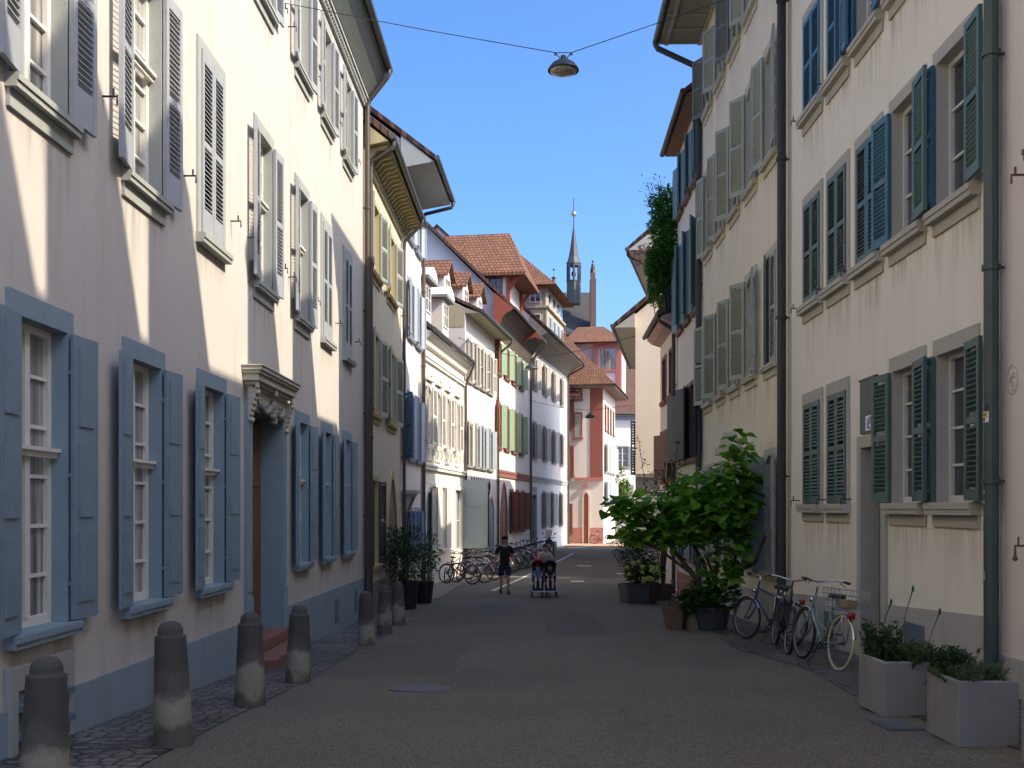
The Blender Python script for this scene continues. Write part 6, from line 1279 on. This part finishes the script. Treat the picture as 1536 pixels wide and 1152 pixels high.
def child(x, top_m, leg_m, label, head=True):
    c = empty('person', (bx_ + x, by_, gz(bx_, by_)), 0, label, 'child')
    N = {'pel': ((0, .08, .54), (.085, .075)), 'ch': ((0, .14, .70), (.085, .07)), 'nk': ((0, .14, .79), .035), 'hd': ((0, .12, .86), (.07, .075)), 'hd2': ((0, .13, .92), (.05, .055)), 'sL': ((.09, .12, .75), .035), 'eL': ((.12, .03, .65), .027), 'wL': ((.07, -.05, .62), .02), 'sR': ((-.09, .12, .75), .035), 'eR': ((-.12, .03, .65), .027), 'wR': ((-.07, -.05, .62), .02),
         'hL': ((.05, .04, .53), .052), 'kL': ((.07, -.15, .53), .042), 'aL': ((.07, -.28, .31), .028), 'tL': ((.07, -.36, .29), .025), 'hR': ((-.05, .04, .53), .052), 'kR': ((-.07, -.15, .53), .042), 'aR': ((-.07, -.28, .31), .028), 'tR': ((-.07, -.36, .29), .025)}
    E_ = [('pel', 'ch'), ('ch', 'nk'), ('nk', 'hd'), ('hd', 'hd2'), ('ch', 'sL'), ('sL', 'eL'), ('eL', 'wL'), ('ch', 'sR'), ('sR', 'eR'), ('eR', 'wR'), ('pel', 'hL'), ('hL', 'kL'), ('kL', 'aL'), ('aL', 'tL'), ('pel', 'hR'), ('hR', 'kR'), ('kR', 'aR'), ('aR', 'tR')]
    def ex(b): hand(b, N['wL'][0], (-.3, -1, -.3), .5, 1); hand(b, N['wR'][0], (.3, -1, -.3), .5, -1); face(b, (0, .12, .87), .07)
    skin(N, E_, 'body', SKIN2, c, extra=ex); facebits(c, (0, .12, .875), .078)
    skin({'a': ((0, .08, .53), (.10, .09)), 'b': ((0, .14, .70), (.10, .085)), 'c': ((0, .14, .76), .06), 'l': ((.092, .12, .75), .047), 'l2': ((.118, .05, .68), .04), 'r': ((-.092, .12, .75), .047), 'r2': ((-.118, .05, .68), .04)}, [('a', 'b'), ('b', 'c'), ('c', 'l'), ('l', 'l2'), ('c', 'r'), ('r', 'r2')], 'shirt', top_m, c)
    skin({'a': ((0, .07, .53), (.1, .085)), 'l': ((.055, .03, .535), .065), 'l2': ((.07, -.12, .535), .058), 'r': ((-.055, .03, .535), .065), 'r2': ((-.07, -.12, .535), .058)}, [('a', 'l'), ('l', 'l2'), ('a', 'r'), ('r', 'r2')], 'shorts', leg_m, c)
    b = MB(); b.ball((0, .145, .90), (.078, .08, .07), 12, 8); b.build('hair', HAIR, c, smooth=True)
child(-.18, mat('blue_top', (.10, .14, .28), .9), mat('blue_shorts', (.13, .18, .34), .9), 'small child in blue shorts sitting under the red buggy hood')
child(.18, BT, BT, 'small child in black sitting under the grey buggy hood')
# ================================================================ sun, sky, camera
SV = Vector((-1, .40, -.95))             # direction the sunlight travels
sd = -SV.normalized(); el = math.asin(sd.z); az = math.atan2(sd.x, sd.y)
w = bpy.data.worlds.new('World'); SC.world = w; w.use_nodes = True; nt = w.node_tree
bg = nt.nodes['Background']; sky = nt.nodes.new('ShaderNodeTexSky'); sky.sky_type = 'NISHITA'; sky.sun_disc = False
sky.sun_elevation = el; sky.sun_rotation = az; sky.altitude = 300; sky.air_density = .7; sky.dust_density = 4.0; sky.ozone_density = 5.0
hs_ = nt.nodes.new('ShaderNodeHueSaturation'); hs_.inputs['Saturation'].default_value = 1.18; nt.links.new(sky.outputs[0], hs_.inputs['Color']); nt.links.new(hs_.outputs[0], bg.inputs[0]); bg.inputs[1].default_value = SKY
sl = bpy.data.lights.new('sun', 'SUN'); sl.energy = SUN; sl.angle = R(.5); sl.color = (1, .875, .70)
so = bpy.data.objects.new('sun', sl); COL.objects.link(so); so.rotation_euler = SV.to_track_quat('-Z', 'Y').to_euler(); so.location = (30, -20, 40)
cd = bpy.data.cameras.new('camera'); cam = bpy.data.objects.new('camera', cd); COL.objects.link(cam); SC.camera = cam
cam.location = (0, 0, CAM); cam.rotation_euler = (R(90), 0, 0); cd.sensor_width = 36; cd.lens = 37.5; cd.shift_x = -20 / 1536; cd.shift_y = 186 / 1536; cd.clip_end = 2000; cd.clip_start = .1
vs = SC.view_settings; vs.view_transform = 'Standard'; vs.look = 'None'; vs.exposure = EXPO; vs.gamma = 1
SC.render.engine = 'CYCLES'; SC.cycles.max_bounces = 8; SC.cycles.diffuse_bounces = 5; SC.cycles.use_denoising = True
SC.cycles.caustics_reflective = False; SC.cycles.caustics_refractive = False
